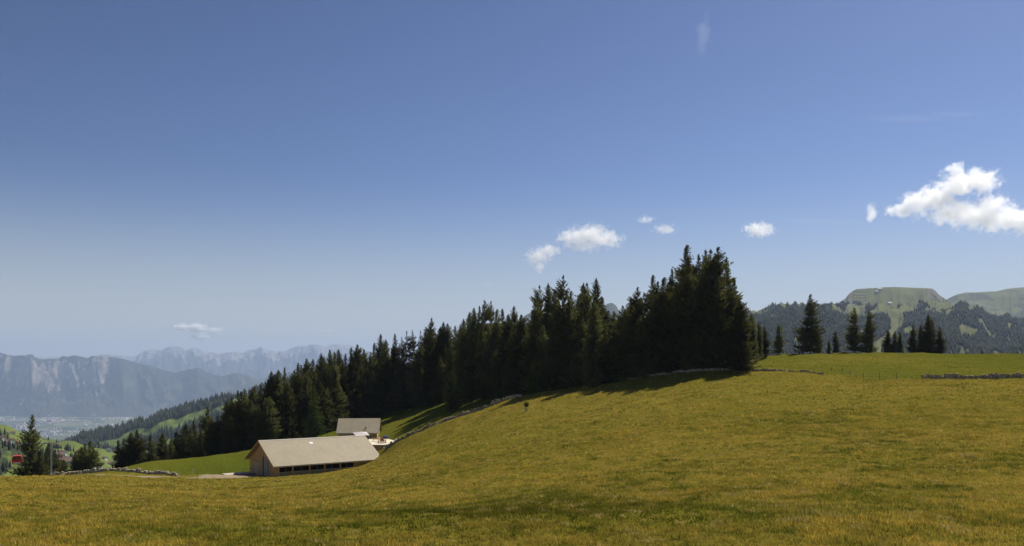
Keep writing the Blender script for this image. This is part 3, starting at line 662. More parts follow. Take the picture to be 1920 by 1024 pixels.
# ------------------------------------------------------------------ stone walls and fences
def stone_wall(path, h, wd, mat, label, name='stone_wall', seed=1, size=.42, gapf=.05):
    r_ = random.Random(seed); b = MB()
    for (x0,y0),(x1,y1) in zip(path[:-1], path[1:]):
        L = math.hypot(x1-x0, y1-y0); ux, uy = (x1-x0)/L, (y1-y0)/L; n = int(L/size)
        xs = np.array([x0+ux*(i+.5)*size for i in range(n)]); ys = np.array([y0+uy*(i+.5)*size for i in range(n)]); zs = ground(xs, ys)
        for i in range(n):
            hh = h*(.8+.4*r_.random()) * (1 + .12*math.sin(i*.23+seed)+.08*math.sin(i*.71))
            k = max(1, int(round(hh/(size*.62))))
            for lv in range(k):
                for sd in (-1, 1):
                    if lv == k-1 and r_.random() < gapf*5: continue
                    s = size*r_.uniform(.38, .62); c = np.array([xs[i]-uy*sd*wd*.25*(1-lv*.15)+r_.uniform(-.06,.06), ys[i]+ux*sd*wd*.25*(1-lv*.15)+r_.uniform(-.06,.06), zs[i]+size*.3+lv*size*.6])
                    a = r_.uniform(0, 3.1); ca, sa = math.cos(a), math.sin(a); v = []
                    for zz in (-1, 1):
                        for qx, qy in ((-1,-1),(1,-1),(1,1),(-1,1)):
                            ex, ey, ez = qx*s*r_.uniform(.7,1.1), qy*s*r_.uniform(.7,1.1), zz*s*.62*r_.uniform(.7,1.15)
                            v.append((c[0]+ex*ca-ey*sa, c[1]+ex*sa+ey*ca, c[2]+ez))
                    b.add(v, [(0,3,2,1),(4,5,6,7),(0,1,5,4),(1,2,6,5),(2,3,7,6),(3,0,4,7)])
    o = b.build(name, mat); props(o, label, 'stone wall'); return o
stone_wall(WALL_LEFT, .75, .8, M_STONEW, 'low wall of pale stones along the gravel road at the left', seed=1)
stone_wall(WALL_DIAG, .75, .8, M_STONE, 'dry stone wall climbing diagonally from the terrace to the forest', seed=2)
stone_wall(WALL_MID, .5, .8, M_STONE, 'dry stone wall passing under the right end of the forest', seed=3)
stone_wall(WALL_RIGHT, .9, .9, M_STONE, 'dark dry stone wall on the slope at the right edge', seed=4)

M_WOODGREY = noisy('weathered_wood', (.12,.10,.08), (.26,.22,.17), 5, .9, (1,1,.2))
posts = [(1559,190,.9),(1580,187,.9),(1594,182,.9),(1619,172,1.05),(1649,166,1.25),(1681,163,1.25)]
fp = None
fence_lab = ['first fence post, next to the end of the middle stone wall','second fence post from the middle stone wall','third fence post from the middle stone wall, in the gap between walls','fourth fence post from the middle stone wall','tall fence post, fifth from the middle stone wall','last and sixth fence post, nearest the right stone wall']
tops_ = []
def post(x, y, h, lab, r=.06, mat=None, name='fence_post', tilt=.05, group=None):
    b = MB(); tx, ty = random.uniform(-tilt, tilt), random.uniform(-tilt, tilt)
    b.tube([(0,0,-.3),(tx*.5,ty*.5,h*.5),(tx,ty,h-.06),(tx,ty,h)], r, 7, r*.75)
    o = b.build(name, mat or M_WOODGREY); o.location = (x, y, gz(x, y)); return props(o, lab, 'post', group)
for (p_, Yv, h), lab in zip(posts, fence_lab):
    x = (p_-960)/F*Yv; post(x, Yv, h, lab, group='fence posts between the stone walls'); tops_.append((x, Yv, gz(x, Yv)+h*.75))
b = MB()
for dz in (0, -.4): b.tube([(x, y-.1, z+dz) for x, y, z in tops_], .012, 4)
props(b.build('fence_wire', M_WOODGREY), 'two thin wires strung between the fence posts in the wall gap', 'wire')
x, y, _ = P(370, 0, 166); post(x, y, 1.3, 'thin wooden post at the roadside in front of the field', .05)
x, y, _ = P(361, 0, 186); post(x, y, 1.4, 'slim pale post beyond the end of the pale stone wall', .05, noisy('pale_post', (.6,.58,.5), (.75,.7,.62)))
# dead stump with a green sprout
x, y, _ = P(987, 0, 180); o = empty('tree_stump', (x, y, gz(x, y))); o.scale = (.75,.75,.8); props(o, 'weathered stump with a tuft of green on top, on the slope below the forest', 'stump')
b = MB(); b.tube([(0,0,-.2),(.05,0,.5),(-.1,0,1.1),(0,0,1.7)], .28, 7, .12); b.tube([(0,0,.3),(.5,.1,.9),(.6,.1,1.4)], .1, 5, .05); b.tube([(0,0,.2),(-.45,0,.7),(-.5,.1,1.2)], .09, 5, .04)
b.build('stump_wood', noisy('bleached_wood', (.22,.18,.13), (.42,.36,.28), 5), o)
V = rng.normal(0, .3, (160, 1, 3)) + rng.normal(0, .16, (160, 3, 3)) + np.array([0,0,1.75]); mesh_np('sprout', V.reshape(-1, 3), np.arange(480).reshape(-1, 3), M_YOUNG, o)

# bushes along the wood's edge
bushl = ['low bush at the forest edge behind the barn\'s left end','low bush at the forest edge above the barn ridge','leafy bush at the forest edge right of the small house','second leafy bush at the forest edge right of the small house','low bush under the spruces above the diagonal wall','bush by the wall where the forest gap begins','bush beside the stone wall under the great dark clump','low bush between the wall and the great dark clump']
for (p_, Yv, sz), lab in zip([(452,250,1.4),(560,258,1.2),(725,278,1.6),(748,270,1.5),(948,226,1.5),(1172,197,1.4),(1160,199,1.2),(1236,195,1.0)], bushl):
    x = (p_-960)/F*Yv; n = 700; d_ = rng.normal(0, 1, (n, 3)); d_ /= np.linalg.norm(d_, axis=1)[:, None]; d_[:, 2] = np.abs(d_[:, 2])
    lob = 1+.3*np.sin(d_[:,0]*5+p_)+.25*np.sin(d_[:,1]*6)
    c0 = d_*rng.uniform(.5, 1, (n, 1))*lob[:, None]*np.array([1.5, 1.2, .8])*sz
    V = c0[:, None]+rng.normal(0, .17, (n, 3, 3)); o = mesh_np('bush', V.reshape(-1, 3), np.arange(3*n).reshape(-1, 3), M_YOUNG); o.location = (x, Yv, gz(x, Yv)); props(o, lab, 'bush')

# ------------------------------------------------------------------ barn
def planks(name, c1, c2, wdt=.2, axis='x', dirt=.5):
    t = NT(name); sc = {'x': (1/wdt, 0, 0), 'y': (0, 1/wdt, 0), 'xy': (.8/wdt, .8/wdt, 0)}[axis]
    v = t.obj(); sp = t.n('ShaderNodeSeparateXYZ'); t.l(v, sp.inputs[0])
    co = {'x': sp.outputs[0], 'y': sp.outputs[1], 'xy': t.math('ADD', sp.outputs[0], sp.outputs[1])}[axis]
    q = t.math('DIVIDE', co, wdt); fr = t.math('FRACT', q); fl = t.math('FLOOR', q)
    wn = t.n('ShaderNodeTexWhiteNoise'); wn.noise_dimensions = '1D'; t.l(fl, wn.inputs['W'])
    n = t.noise(t.obj((3,3,.4)), 2.0, 5); c = t.ramp(t.math('ADD', t.math('MULTIPLY', wn.outputs[0], .55), t.math('MULTIPLY', n, .45)), [(.2, c1), (.8, c2)])
    gapm = t.math('LESS_THAN', fr, .09); c = t.mix(gapm, c, tuple(k*.3 for k in c1))
    t.bsdf(c, .8, fr, .3, .02); return t.m
M_BARNW = planks('barn_planks', (.44,.235,.08), (.66,.41,.16), .25, 'xy')
M_BARND = planks('barn_door_planks', (.42,.33,.24), (.56,.45,.33), .3, 'xy')
M_GREYDOOR = planks('grey_door_planks', (.26,.24,.21), (.36,.33,.28), .3, 'xy')
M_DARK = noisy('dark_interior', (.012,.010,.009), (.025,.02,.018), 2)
M_PARAPET = planks('green_grey_boards', (.20,.21,.13), (.28,.29,.19), .2, 'x')
M_FASCIA = noisy('fascia_metal', (.42,.38,.33), (.55,.5,.44), 2, .5)
M_STEEL = noisy('galvanised_steel', (.35,.36,.37), (.5,.5,.5), 3, .45, metal=.7)
t = NT('roof_sheets'); v = t.obj(); sp = t.n('ShaderNodeSeparateXYZ'); t.l(v, sp.inputs[0])
q = t.math('DIVIDE', sp.outputs[0], .33); cr = t.math('SINE', t.math('MULTIPLY', q, 6.2832))
n = t.noise(v, .35, 6, .6); n2 = t.noise(t.obj((4,.5,.5)), 1.0, 4)
row_ = t.math('FRACT', t.math('DIVIDE', sp.outputs[1], 1.6)); seam = t.math('LESS_THAN', row_, .03)
c = t.ramp(t.math('ADD', t.math('MULTIPLY', n, .5), t.math('MULTIPLY', n2, .5)), [(.32, (.275,.235,.16)), (.68, (.37,.32,.225))])
c = t.mix(t.math('MULTIPLY', seam, .35), c, (.22,.19,.15))
t.bsdf(c, .6, cr, .35, .03, spec=.35); M_ROOF = t.m

tb_ = R(35.9)
ca, sa = math.cos(tb_), math.sin(tb_)
A0 = P(513, 876, 185.0)                       # near-left eave corner
EZ = A0[2]; FLOOR = -25.3
barn = empty('barn', (A0[0], A0[1], FLOOR), tb_)
props(barn, 'long wooden barn with a broad pale metal roof in the dip of the meadow', 'barn')
LB_, WB = 26.4, 19.3; eh = EZ-FLOOR; rh = 4.95; ov = .9; og = 1.0
ridge_y = WB/2
hw = rh/ridge_y
# walls (local: x along, y away, z up); gable walls with plank cladding
b = MB()
x0, x1, y0, y1 = og, LB_-og, ov, WB-ov; th = .2
zt0 = eh+ov*hw-.14
b.prism([(y0,-1),(y1,-1),(y1,zt0),(ridge_y, eh+rh-.14),(y0,zt0)], 'x', x0, x0+th)
b.prism([(y0,-1),(y1,-1),(y1,zt0),(ridge_y, eh+rh-.14),(y0,zt0)], 'x', x1-th, x1)
b.box(x0+th, y1-th, -1, x1-th, y1, zt0)
def wx(px_, yoff=y0):                         # local x on the near wall seen at photograph column px_
    u = (px_-960)/F; bx, by = A0[0]-sa*yoff, A0[1]+ca*yoff
    return (u*by-bx)/(ca-u*sa)
xo0, xo1 = wx(524), wx(663)
b.box(x0+th, y0, -1, xo0, y0+th, zt0); b.box(xo1, y0, -1, x1-th, y0+th, zt0)
b.build('wall', M_BARNW, barn)
sill = zt0-1.75
b = MB(); b.box(xo0, y0+.02, -1, xo1, y0+.18, sill); b.build('parapet', M_PARAPET, barn)
b = MB(); b.box(xo0, y0-.02, sill, xo1, y0+.2, sill+.07); b.build('parapet_rail', M_FASCIA, barn)
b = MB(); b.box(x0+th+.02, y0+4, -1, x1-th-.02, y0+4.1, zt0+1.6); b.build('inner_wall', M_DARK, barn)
for p_ in (549, 581, 609, 638):
    xx = wx(p_); b = MB(); b.box(xx-.16, y0-.03, -.5, xx+.16, y0+.2, zt0); b.build('post', M_BARNW, barn)
for p_ in (536, 565, 595, 623, 650):
    xx = wx(p_); b = MB(); b.box(xx-.05, y0+.05, sill+.07, xx+.05, y0+.15, zt0); b.build('mullion', M_WOODGREY, barn)
b = MB(); b.box(xo0, y0+.0, zt0-.16, xo1, y0+.2, zt0-.003); b.build('lintel', M_BARNW, barn)
# roof
def slab(y_a, z_a, y_b, z_b, t_=.12): return [(y_a, z_a), (y_b, z_b), (y_b, z_b+t_), (y_a, z_a+t_)]
rf = MB(); rf.prism([(0,eh),(ridge_y,eh+rh),(WB,eh-.0),(WB,eh+.12),(ridge_y,eh+rh+.13),(0,eh+.12)], 'x', 0, LB_)
roof = rf.build('roof', M_ROOF, barn)
b = MB(); b.box(-.04, -.07, eh-.16, LB_+.04, -.005, eh+.10); b.build('gutter', M_FASCIA, roof)
b = MB(); b.prism([(ridge_y-.3,eh+rh+.0),(ridge_y,eh+rh+.145),(ridge_y+.3,eh+rh+.0),(ridge_y+.3,eh+rh+.04),(ridge_y,eh+rh+.19),(ridge_y-.3,eh+rh+.04)], 'x', -.02, LB_+.02); b.build('ridge_cap', M_FASCIA, roof)
for xx in (-.05, LB_+.0):
    b = MB(); b.prism([(-.0,eh-.2),(ridge_y,eh+rh-.2),(WB,eh-.2),(WB,eh+.1),(ridge_y,eh+rh+.1),(-.0,eh+.1)], 'x', xx, xx+.05-.003); b.build('bargeboard', M_BARNW, roof)
xx = 11.3; yy = ridge_y-2.0; b = MB(); b.prism([(yy-.35,eh+hw*(yy-.35)+.13),(yy+.35,eh+hw*(yy+.35)+.13),(yy+.35,eh+hw*(yy+.35)+.2),(yy-.35,eh+hw*(yy-.35)+.2)], 'x', xx, xx+.9); b.build('skylight', noisy('skylight_white', (.8,.8,.78), (.88,.88,.86)), roof)
for k in range(6):                             # rafters ends under the gable overhang
    yk = 1+k*3.4; zz = eh+hw*(yk if yk < ridge_y else WB-yk)-.3
    b = MB(); b.box(.05, yk-.1, zz, x0-.003, yk+.1, zz+.18); b.build('purlin', M_BARNW, barn)
# gable doors
def gy(px_):                                   # local y on the left gable at column px_
    u = (px_-960)/F; bx, by = A0[0]+ca*x0, A0[1]+sa*x0
    return (bx-u*by)/(sa+u*ca)
ya, yb = sorted((gy(477), gy(485))); dr = MB(); dr.box(x0-.07, ya, -.3, x0-.005, yb, 3.6); dr.build('door', M_BARND, barn)
ya, yb = sorted((gy(492.5), gy(494.5))); dr = MB(); dr.box(x0-.04, ya, -.3, x0-.004, yb, 5.3); dr.build('door_gap', M_DARK, barn)
ya, yb = sorted((gy(495), gy(504))); dr = MB(); dr.prism([(ya,-.3),(yb,-.3),(yb,5.2),(ya,5.2-(yb-ya)*.25)], 'x', x0-.09, x0-.005); dr.build('sliding_door', M_GREYDOOR, barn)
b = MB(); b.box(x0-.05, gy(490), 3.9, x0-.006, gy(470), 4.02); b.build('door_rail', M_WOODGREY, barn)

# yard with its retaining wall and railing
M_CONC = noisy('concrete', (.22,.20,.17), (.34,.31,.27), .8)
M_GRAVEL = noisy('pale_gravel', (.42,.36,.28), (.58,.5,.4), 3)
yard_o = empty('yard_ramp', (A0[0]-sa*6, A0[1]+ca*6, FLOOR), tb_)
props(yard_o, 'concrete pit wall with raised gravel top beside the barn gable', 'retaining wall')
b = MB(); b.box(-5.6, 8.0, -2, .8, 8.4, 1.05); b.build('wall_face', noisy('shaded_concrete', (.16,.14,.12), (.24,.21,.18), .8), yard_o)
b = MB(); b.box(-5.6, 8.4, -2, .8, 12.0, 1.0); b.build('platform', M_GRAVEL, yard_o)
b = MB()
rl = empty('railing', (A0[0]-sa*6, A0[1]+ca*6, FLOOR), tb_); props(rl, 'small galvanised railing on the platform edge at the barn corner', 'railing')
for k in range(5): b.tube([(-2.2+k*.7, 8.6, 1.0), (-2.2+k*.7, 8.6, 2.1)], .035, 5)
b.build('uprights', M_STEEL, rl)
b = MB(); b.tube([(-2.2, 8.6, 2.1), (.6, 8.6, 2.1)], .035, 5); b.tube([(-2.2, 8.6, 1.55), (.6, 8.6, 1.55)], .025, 5); b.build('rails', M_STEEL, rl)

# ------------------------------------------------------------------ small house with terrace
HE = P(630, 813, 235.0); th_ = R(4)
hz = -20.9
house = empty('small_house', (HE[0], HE[1], hz), th_); props(house, 'small yellow wooden house with a pale roof behind the barn', 'house')
LH, WH, rhh = 11.75, 10.0, 3.75; ehh = HE[2]-hz; k_ = rhh/(WH/2); zt1 = ehh+.7*k_-.13
M_HW = planks('house_planks', (.5,.35,.14), (.7,.52,.24), .18, 'xy'); M_HRED = planks('orange_planks', (.5,.22,.08), (.6,.3,.12), .18, 'xy')
b = MB(); prof = [(.7,-1.5),(WH-.7,-1.5),(WH-.7,zt1),(WH/2,ehh+rhh-.14),(.7,zt1)]
b.prism(prof, 'x', .6, LH-.6); b.build('wall', M_HW, house)
b = MB(); b.box(.75, .66, -1.5, LH-.75, .698, .9); b.build('plinth', M_CONC, house)
b = MB(); b.prism([(0,ehh),(WH/2,ehh+rhh),(WH,ehh),(WH,ehh+.12),(WH/2,ehh+rhh+.13),(0,ehh+.12)], 'x', 0, LH); hr = b.build('roof', M_ROOF, house)
b = MB(); b.box(0, -.06, ehh-.1, LH, -.004, ehh+.1); b.build('gutter', M_FASCIA, hr)
b = MB(); b.tube([(8.0,1.4,ehh+1.0),(8.0,1.4,ehh+1.75)], .13, 8); b.build('flue', M_DARK, hr)
M_GLASS = noisy('window_glass', (.02,.025,.03), (.04,.045,.05), 1, .1, spec=.6); M_WHITE = noisy('white_paint', (.72,.71,.68), (.8,.79,.76), 3, .6)
def hx(p_): return (p_-960)/F*235.7-HE[0]
for p_, wv in ((646.5,.8),(652,.6),(689.5,.6),(695,.6)):
    xx = hx(p_); zb = 1.35
    b = MB(); b.box(xx-wv/2, .64, zb, xx+wv/2, .69, zb+1.0); wn = b.build('window', M_WHITE, house)
    b = MB(); b.box(xx-wv/2+.07, .625, zb+.07, xx-.02, .638, zb+.93); b.box(xx+.02, .625, zb+.07, xx+wv/2-.07, .638, zb+.93); b.build('pane', M_GLASS, wn)
b = MB(); b.box(hx(699), .63, -.5, hx(703), .695, 2.3); b.build('door', M_HRED, house)
b = MB(); b.box(hx(655), .63, 2.1, hx(706), .695, 2.3); b.build('beam', M_HRED, house)
# terrace
TZ = P(0, 833, 215)[2]
tx0 = (672-960)/F*214; tx1 = (727-960)/F*214
ter = empty('terrace', (tx0, 213.5, TZ)); props(ter, 'pale paved terrace on a stone base beside the small house', 'terrace')
M_PAVE = noisy('terrace_paving', (.62,.55,.42), (.78,.7,.56), 1.5, .7)
W_ = tx1-tx0
b = MB(); b.prism([(0,0),(W_-1.0,0),(W_+.2,3),(W_+.9,8),(W_+.6,17),(0,17)], 'z', -.12, 0); b.build('paving', M_PAVE, ter)
b = MB(); b.prism([(.1,.12),(W_-1.1,.12),(W_+.05,3.05),(W_+.75,8),(W_+.5,16.9),(.1,16.9)], 'z', -3, -.123); b.build('retaining_wall', M_STONE, ter)
b = MB(); b.tube([(W_+.3,3,.55),(W_+1.0,8,.55),(W_+.7,14,.55)], .05, 5)
for q in ((W_+.15,3),(W_+.55,5.5),(W_+.85,8),(W_+.75,11),(W_+.6,14)): b.tube([(q[0],q[1],0),(q[0]+.1,q[1],.55)], .04, 5)
b.build('edge_rail', M_WHITE, ter)
# parasols
def parasol(x, y, z, r, h, mat, label, sides=4, tilt=0.0, rz=.4):
    o = empty('parasol', (x, y, z), rz); props(o, label, 'parasol'); b = MB(); b.tube([(0,0,0),(0,0,h)], .035, 6); b.build('pole', M_STEEL, o)
    b = MB(); n = sides; top = [(0,0,.0)]; v = [(0,0,.55)] + [(r*math.cos(2*math.pi*i/n+.78), r*math.sin(2*math.pi*i/n+.78), 0) for i in range(n)]
    v += [(0,0,.52)] + [(q[0], q[1], -.13) for q in v[1:n+1]]
    f = [(0, 1+i, 1+(i+1) % n) for i in range(n)] + [(n+1, n+2+(i+1) % n, n+2+i) for i in range(n)] + [(1+i, n+2+i, n+2+(i+1) % n, 1+(i+1) % n) for i in range(n)]
    b.add(v, f); c = b.build('canopy', mat, o); c.location = (0,0,h-.5); c.rotation_euler = (tilt, 0, 0)
    b = MB(); b.tube([(0,0,0),(0,0,.08)], .3, 10); b.build('foot', M_CONC, o); return o
x, y, _ = P(677, 0, 222); parasol(x, y, TZ, 2.6, 2.6, noisy('lilac_cloth', (.52,.46,.47), (.62,.56,.56)), 'large pale lilac square parasol open in front of the small house', 4, .15)
x, y, _ = P(723.5, 0, 219); parasol(x, y, TZ, .85, 2.0, noisy('blue_cloth', (.03,.05,.16), (.06,.09,.24)), 'small dark blue parasol at the right end of the terrace', 8, -.3)
# tables and benches
def table(x, y, z, lab, rz=0):
    o = empty('beer_table', (x, y, z), rz); props(o, lab, 'table')
    b = MB(); b.box(-1.1, -.35, .72, 1.1, .35, .77); b.build('table_top', M_BARNW, o)
    for sx in (-.85, .85): b = MB(); b.box(sx-.04, -.3, 0, sx+.04, .3, .72); b.build('leg', M_STEEL, o)
    for sy in (-.65, .65): b = MB(); b.box(-1.1, sy-.13, .42, 1.1, sy+.13, .46); b.box(-.9, sy-.1, 0, -.84, sy+.1, .42); b.box(.84, sy-.1, 0, .9, sy+.1, .42); b.build('bench', M_BARNW, o)
x, y, _ = P(716, 0, 219); table(x, y, TZ, 'wooden table with benches where people sit on the terrace', .3)
x, y, _ = P(706, 0, 224); table(x, y, TZ, 'empty wooden table nearer the house wall on the terrace', .2)
# seated people (a few pixels high): one continuous skinned body each
M_SKIN = noisy('skin', (.55,.36,.26), (.6,.4,.3)); M_HAIR = noisy('hair', (.05,.03,.02), (.09,.06,.04))
def person(x, y, z, rz, shirt, label, sit=True):
    o = empty('person', (x, y, z), rz); props(o, label, 'person')
    s = .46 if sit else .92
    J = [(0,0,s),(0,-.02,s+.25),(0,0,s+.48),(0,.01,s+.58),(0,.03,s+.72)]; rads = [.16,.14,.17,.06,.10]
    E = [(0,1),(1,2),(2,3),(3,4)]
    def chain(root, pts, rr_):
        k = root
        for p_, r_ in zip(pts, rr_): J.append(p_); rads.append(r_); E.append((k, len(J)-1)); k = len(J)-1
    for sx in (-1, 1):
        chain(2, [(sx*.19,0,s+.45),(sx*.24,.12,s+.2),(sx*.14,.38,s+.26),(sx*.12,.46,s+.27)], [.065,.05,.038,.035])
        if sit: chain(0, [(sx*.1,.05,s),(sx*.12,.45,s+.03),(sx*.12,.48,.08),(sx*.12,.62,.05)], [.1,.075,.05,.04])
        else: chain(0, [(sx*.1,0,s-.05),(sx*.11,.04,s-.45),(sx*.11,0,.08),(sx*.11,.14,.05)], [.1,.075,.05,.04])
    me = bpy.data.meshes.new('body'); me.from_pydata(J, E, []); me.update(); bo = bpy.data.objects.new('body', me); COL.objects.link(bo); bo.parent = o
    sk_ = bo.modifiers.new('skin', 'SKIN'); sv = me.skin_vertices[0].data
    for i, r_ in enumerate(rads): sv[i].radius = (r_, r_*.85)
    sv[0].use_root = True; me.materials.append(shirt); bo.modifiers.new('sub', 'SUBSURF').levels = 1; bo.modifiers['sub'].render_levels = 1
    b = MB(); b.sphere((0,.03,s+.74), (.09,.11,.125), 8, 6); b.build('head', M_SKIN, o, True)
    b = MB(); b.sphere((0,.005,s+.79), (.10,.11,.10), 8, 6); b.build('hair', M_HAIR, o, True)
cl = [noisy('red_shirt', (.4,.06,.05), (.5,.1,.08)), noisy('dark_shirt', (.05,.04,.05), (.09,.07,.08)), noisy('white_shirt', (.7,.7,.68), (.8,.8,.78))]
for (p_, Yv, rz, c_, lab, st) in [(714.5,218,.3,0,'person in a red top seated at the left of the terrace table',True),(718.5,217.8,.1,1,'person in dark clothes seated at the right of the terrace table',True),(717,220.6,3.2,0,'person in a reddish top seated on the far side of the terrace table',True),(710.5,221,1.5,2,'person in a white shirt standing on the terrace near the house',False)]:
    x = (p_-960)/F*Yv; person(x, Yv, TZ, rz, cl[c_], lab, st)

# ------------------------------------------------------------------ cable car: pylon, cabin, ropes
M_RED = noisy('red_paint', (.62,.03,.025), (.72,.05,.04), 2, .35); M_CABGLASS = noisy('cabin_glass', (.05,.05,.06), (.10,.10,.11), 1, .15, spec=.6)
px_, py_, _ = P(96, 0, 226); zg = gz(px_, py_); armz = zrow(831, 226)
py = empty('lift_pylon', (px_, py_, zg)); props(py, 'thin steel lift pylon with a crossarm behind the pale stone wall', 'pylon')
b = MB(); b.tube([(0,0,-1),(0,0,armz-zg)], .28, 10, .16); b.build('mast', M_STEEL, py)
b = MB(); b.box(-2.0, -.12, armz-zg-.1, 1.6, .12, armz-zg+.15); b.build('crossarm', M_STEEL, py)
for sx in (-1.9, 1.5):
    b = MB(); b.box(sx-.06, -1.4, armz-zg-.32, sx+.06, 1.4, armz-zg-.12)
    for k in range(4): b.tube([(sx-.08, -1.2+k*.8, armz-zg-.1), (sx+.08, -1.2+k*.8, armz-zg-.1)], .16, 8)
    b.build('sheave_train', M_STEEL, py)
cx_, cy_, cz_ = P(32, 862, 200)
cab = empty('gondola_cabin', (cx_, cy_, cz_-.95), .5); props(cab, 'red gondola cabin hanging beside the lone tall spruce', 'gondola')
b = MB(); b.prism([(-.95,.15),(-.8,0),(.8,0),(.95,.15),(1.08,.95),(.9,1.8),(.6,1.95),(-.6,1.95),(-.9,1.8),(-1.08,.95)], 'y', -.95, .95); b.build('shell', M_RED, cab)
b = MB(); b.prism([(-.80,1.0),(-.05,1.0),(-.05,1.65),(-.72,1.65)], 'y', -.975, -.953); b.prism([(.05,1.0),(.80,1.0),(.72,1.65),(.05,1.65)], 'y', -.975, -.953); b.build('window', M_CABGLASS, cab)
b = MB(); b.prism([(-.6,1.05),(.6,1.05),(.6,1.65),(-.6,1.65)], 'x', -1.1, -1.06); b.build('window', M_CABGLASS, cab)
b = MB(); b.prism([(-.75,.12),(.75,.12),(.7,.45),(-.7,.45)], 'y', -.972, -.953); b.build('stripe', M_WHITE, cab)
b = MB(); b.tube([(0,0,1.95),(.0,0,2.5),(.35,0,2.9),(.35,0,4.4)], .05, 6); b.build('hanger', M_STEEL, cab)
b = MB(); b.box(.2, -.35, 4.35, .5, .35, 4.6); b.build('grip', M_STEEL, cab)
gp = (cx_+.35*math.cos(.5), cy_+.35*math.sin(.5), cz_-.95+4.6)
b = MB(); b.tube([(-150, 150, gp[2]-8), gp, (px_-1.9, py_, armz)], .022, 5); b.tube([(px_-1.9, py_, armz), (-300, 560, -70)], .022, 5)
b.tube([(-146, 150, gp[2]-8), (gp[0]+3.4, gp[1], gp[2]), (px_+1.5, py_, armz)], .022, 5); b.tube([(px_+1.5, py_, armz), (-296, 560, -70)], .022, 5)
props(b.build('haul_rope', M_DARK), 'thin dark lift ropes running past the pylon and the red cabin', 'cable')

# ------------------------------------------------------------------ hamlet houses on the green hill, huts on the mountain
WALLS = [noisy('pale_plaster', (.6,.56,.48), (.72,.68,.6)), noisy('brown_timber', (.16,.09,.05), (.26,.16,.09)), noisy('white_plaster', (.75,.74,.7), (.82,.8,.77))]
ROOFS = [noisy('red_tiles', (.20,.10,.07), (.28,.14,.10)), noisy('brown_tiles', (.16,.11,.08), (.24,.17,.13)), noisy('grey_slates', (.22,.21,.20), (.34,.32,.3))]
def cottage(x, y, z, rz, s, wm, rm, label, cat='house', name='cottage', group=None):
    o = empty(name, (x, y, z), rz); props(o, label, cat, group)
    b = MB(); b.prism([(-4.5,-4),(4.5,-4),(4.5,5),(0,8.2),(-4.5,5)], 'x', -6, 6); wl = b.build('wall', wm, o)
    b = MB(); b.prism([(-5.6,4.3),(0,8.3),(5.6,4.3),(5.6,4.7),(0,8.8),(-5.6,4.7)], 'x', -7, 7); rf_ = b.build('roof', rm, o)
    b = MB(); b.box(2,-1.6,6.5,2.9,-.8,9.4); b.build('chimney', wm, rf_)
    for k in (-3.6, 0, 3.6):
        for zz in (.6, 3.0): b = MB(); b.box(k-.55, -4.56, zz, k+.55, -4.503, zz+1.2); b.build('window', M_GLASS, o)
    o.scale = (s, s, s); return o
ham = [(4,822,0,0),(12,831,2,0),(21,826,0,0),(27,829,1,0),(36,832,2,1),(46,834,0,2),(53,837,1,1),(24,810,0,1),
 (110,853,2,1),(116,857,0,0),(118,849,2,0),(122,860,1,1),(128,861,2,0),(132,864,0,1),(114,862,1,0),(125,866,2,1),(136,868,0,2),(104,848,0,2),(184,835,2,1),(205,842,0,2),(184,873,2,0),(208,868,0,1),(150,845,1,0),(196,858,2,1)]
hl = ['at the left edge of the upper hamlet','left of the big red-roofed houses','with the long red roof in the upper hamlet','beside the long red roof, dark timbered','right of the red roofs in the upper hamlet','grey-roofed, right part of the upper hamlet','last on the right of the upper hamlet','alone above the upper hamlet among trees',
 'at the top left of the lower hamlet','red-roofed, second row of the lower hamlet','highest in the lower hamlet','timbered, middle of the lower hamlet','red-roofed, middle right of the lower hamlet','right of the middle in the lower hamlet','low on the left of the lower hamlet','lowest row of the lower hamlet','grey-roofed at the right end of the lower hamlet','grey-roofed, outlying left of the lower hamlet','near the hill crest beyond the spruce group','at the right end of the hill crest','red-roofed, just above the field edge beyond the spruce group','low in the hollow left of the first field-edge clump','dark, halfway between hamlet and crest','pale, on the slope left of the round-topped spruce']
for (p_, row, wm, rm), lab in zip(ham, hl):
    ys = np.linspace(880, 1690, 200); rws = 690 - z_near(np.full(200, float(p_)), ys)/ys*F
    Yv = float(ys[np.argmin(np.abs(rws-row-4))]); x = (p_-960)/F*Yv
    cottage(x, Yv, float(z_near(np.array([p_*1.0]), np.array([Yv]))[0]), random.uniform(-.6, .6), random.uniform(.55, .8), WALLS[wm], ROOFS[rm], 'small far house '+lab, group='houses of the far hamlets')
for p_, row, s, lab in ((1648,545,2.0,'white hut high on the ramp of the flat-topped mountain'),(1644,548,1.2,'smaller white hut below the one on the mountain ramp'),(1668,571,1.7,'long pale hut at the foot of the grassy ramp')):
    ys = np.linspace(3600, 5000, 400); rws = 690 - z_table(np.full(400, float(p_)), ys)/ys*F
    Yv = float(ys[np.argmin(np.abs(rws-row))]); x = (p_-960)/F*Yv
    cottage(x, Yv, float(z_table(np.array([p_*1.0]), np.array([Yv]))[0]), .1, s, WALLS[2], noisy('pale_roof', (.6,.6,.58), (.7,.7,.68)), lab, 'hut', 'mountain_hut')

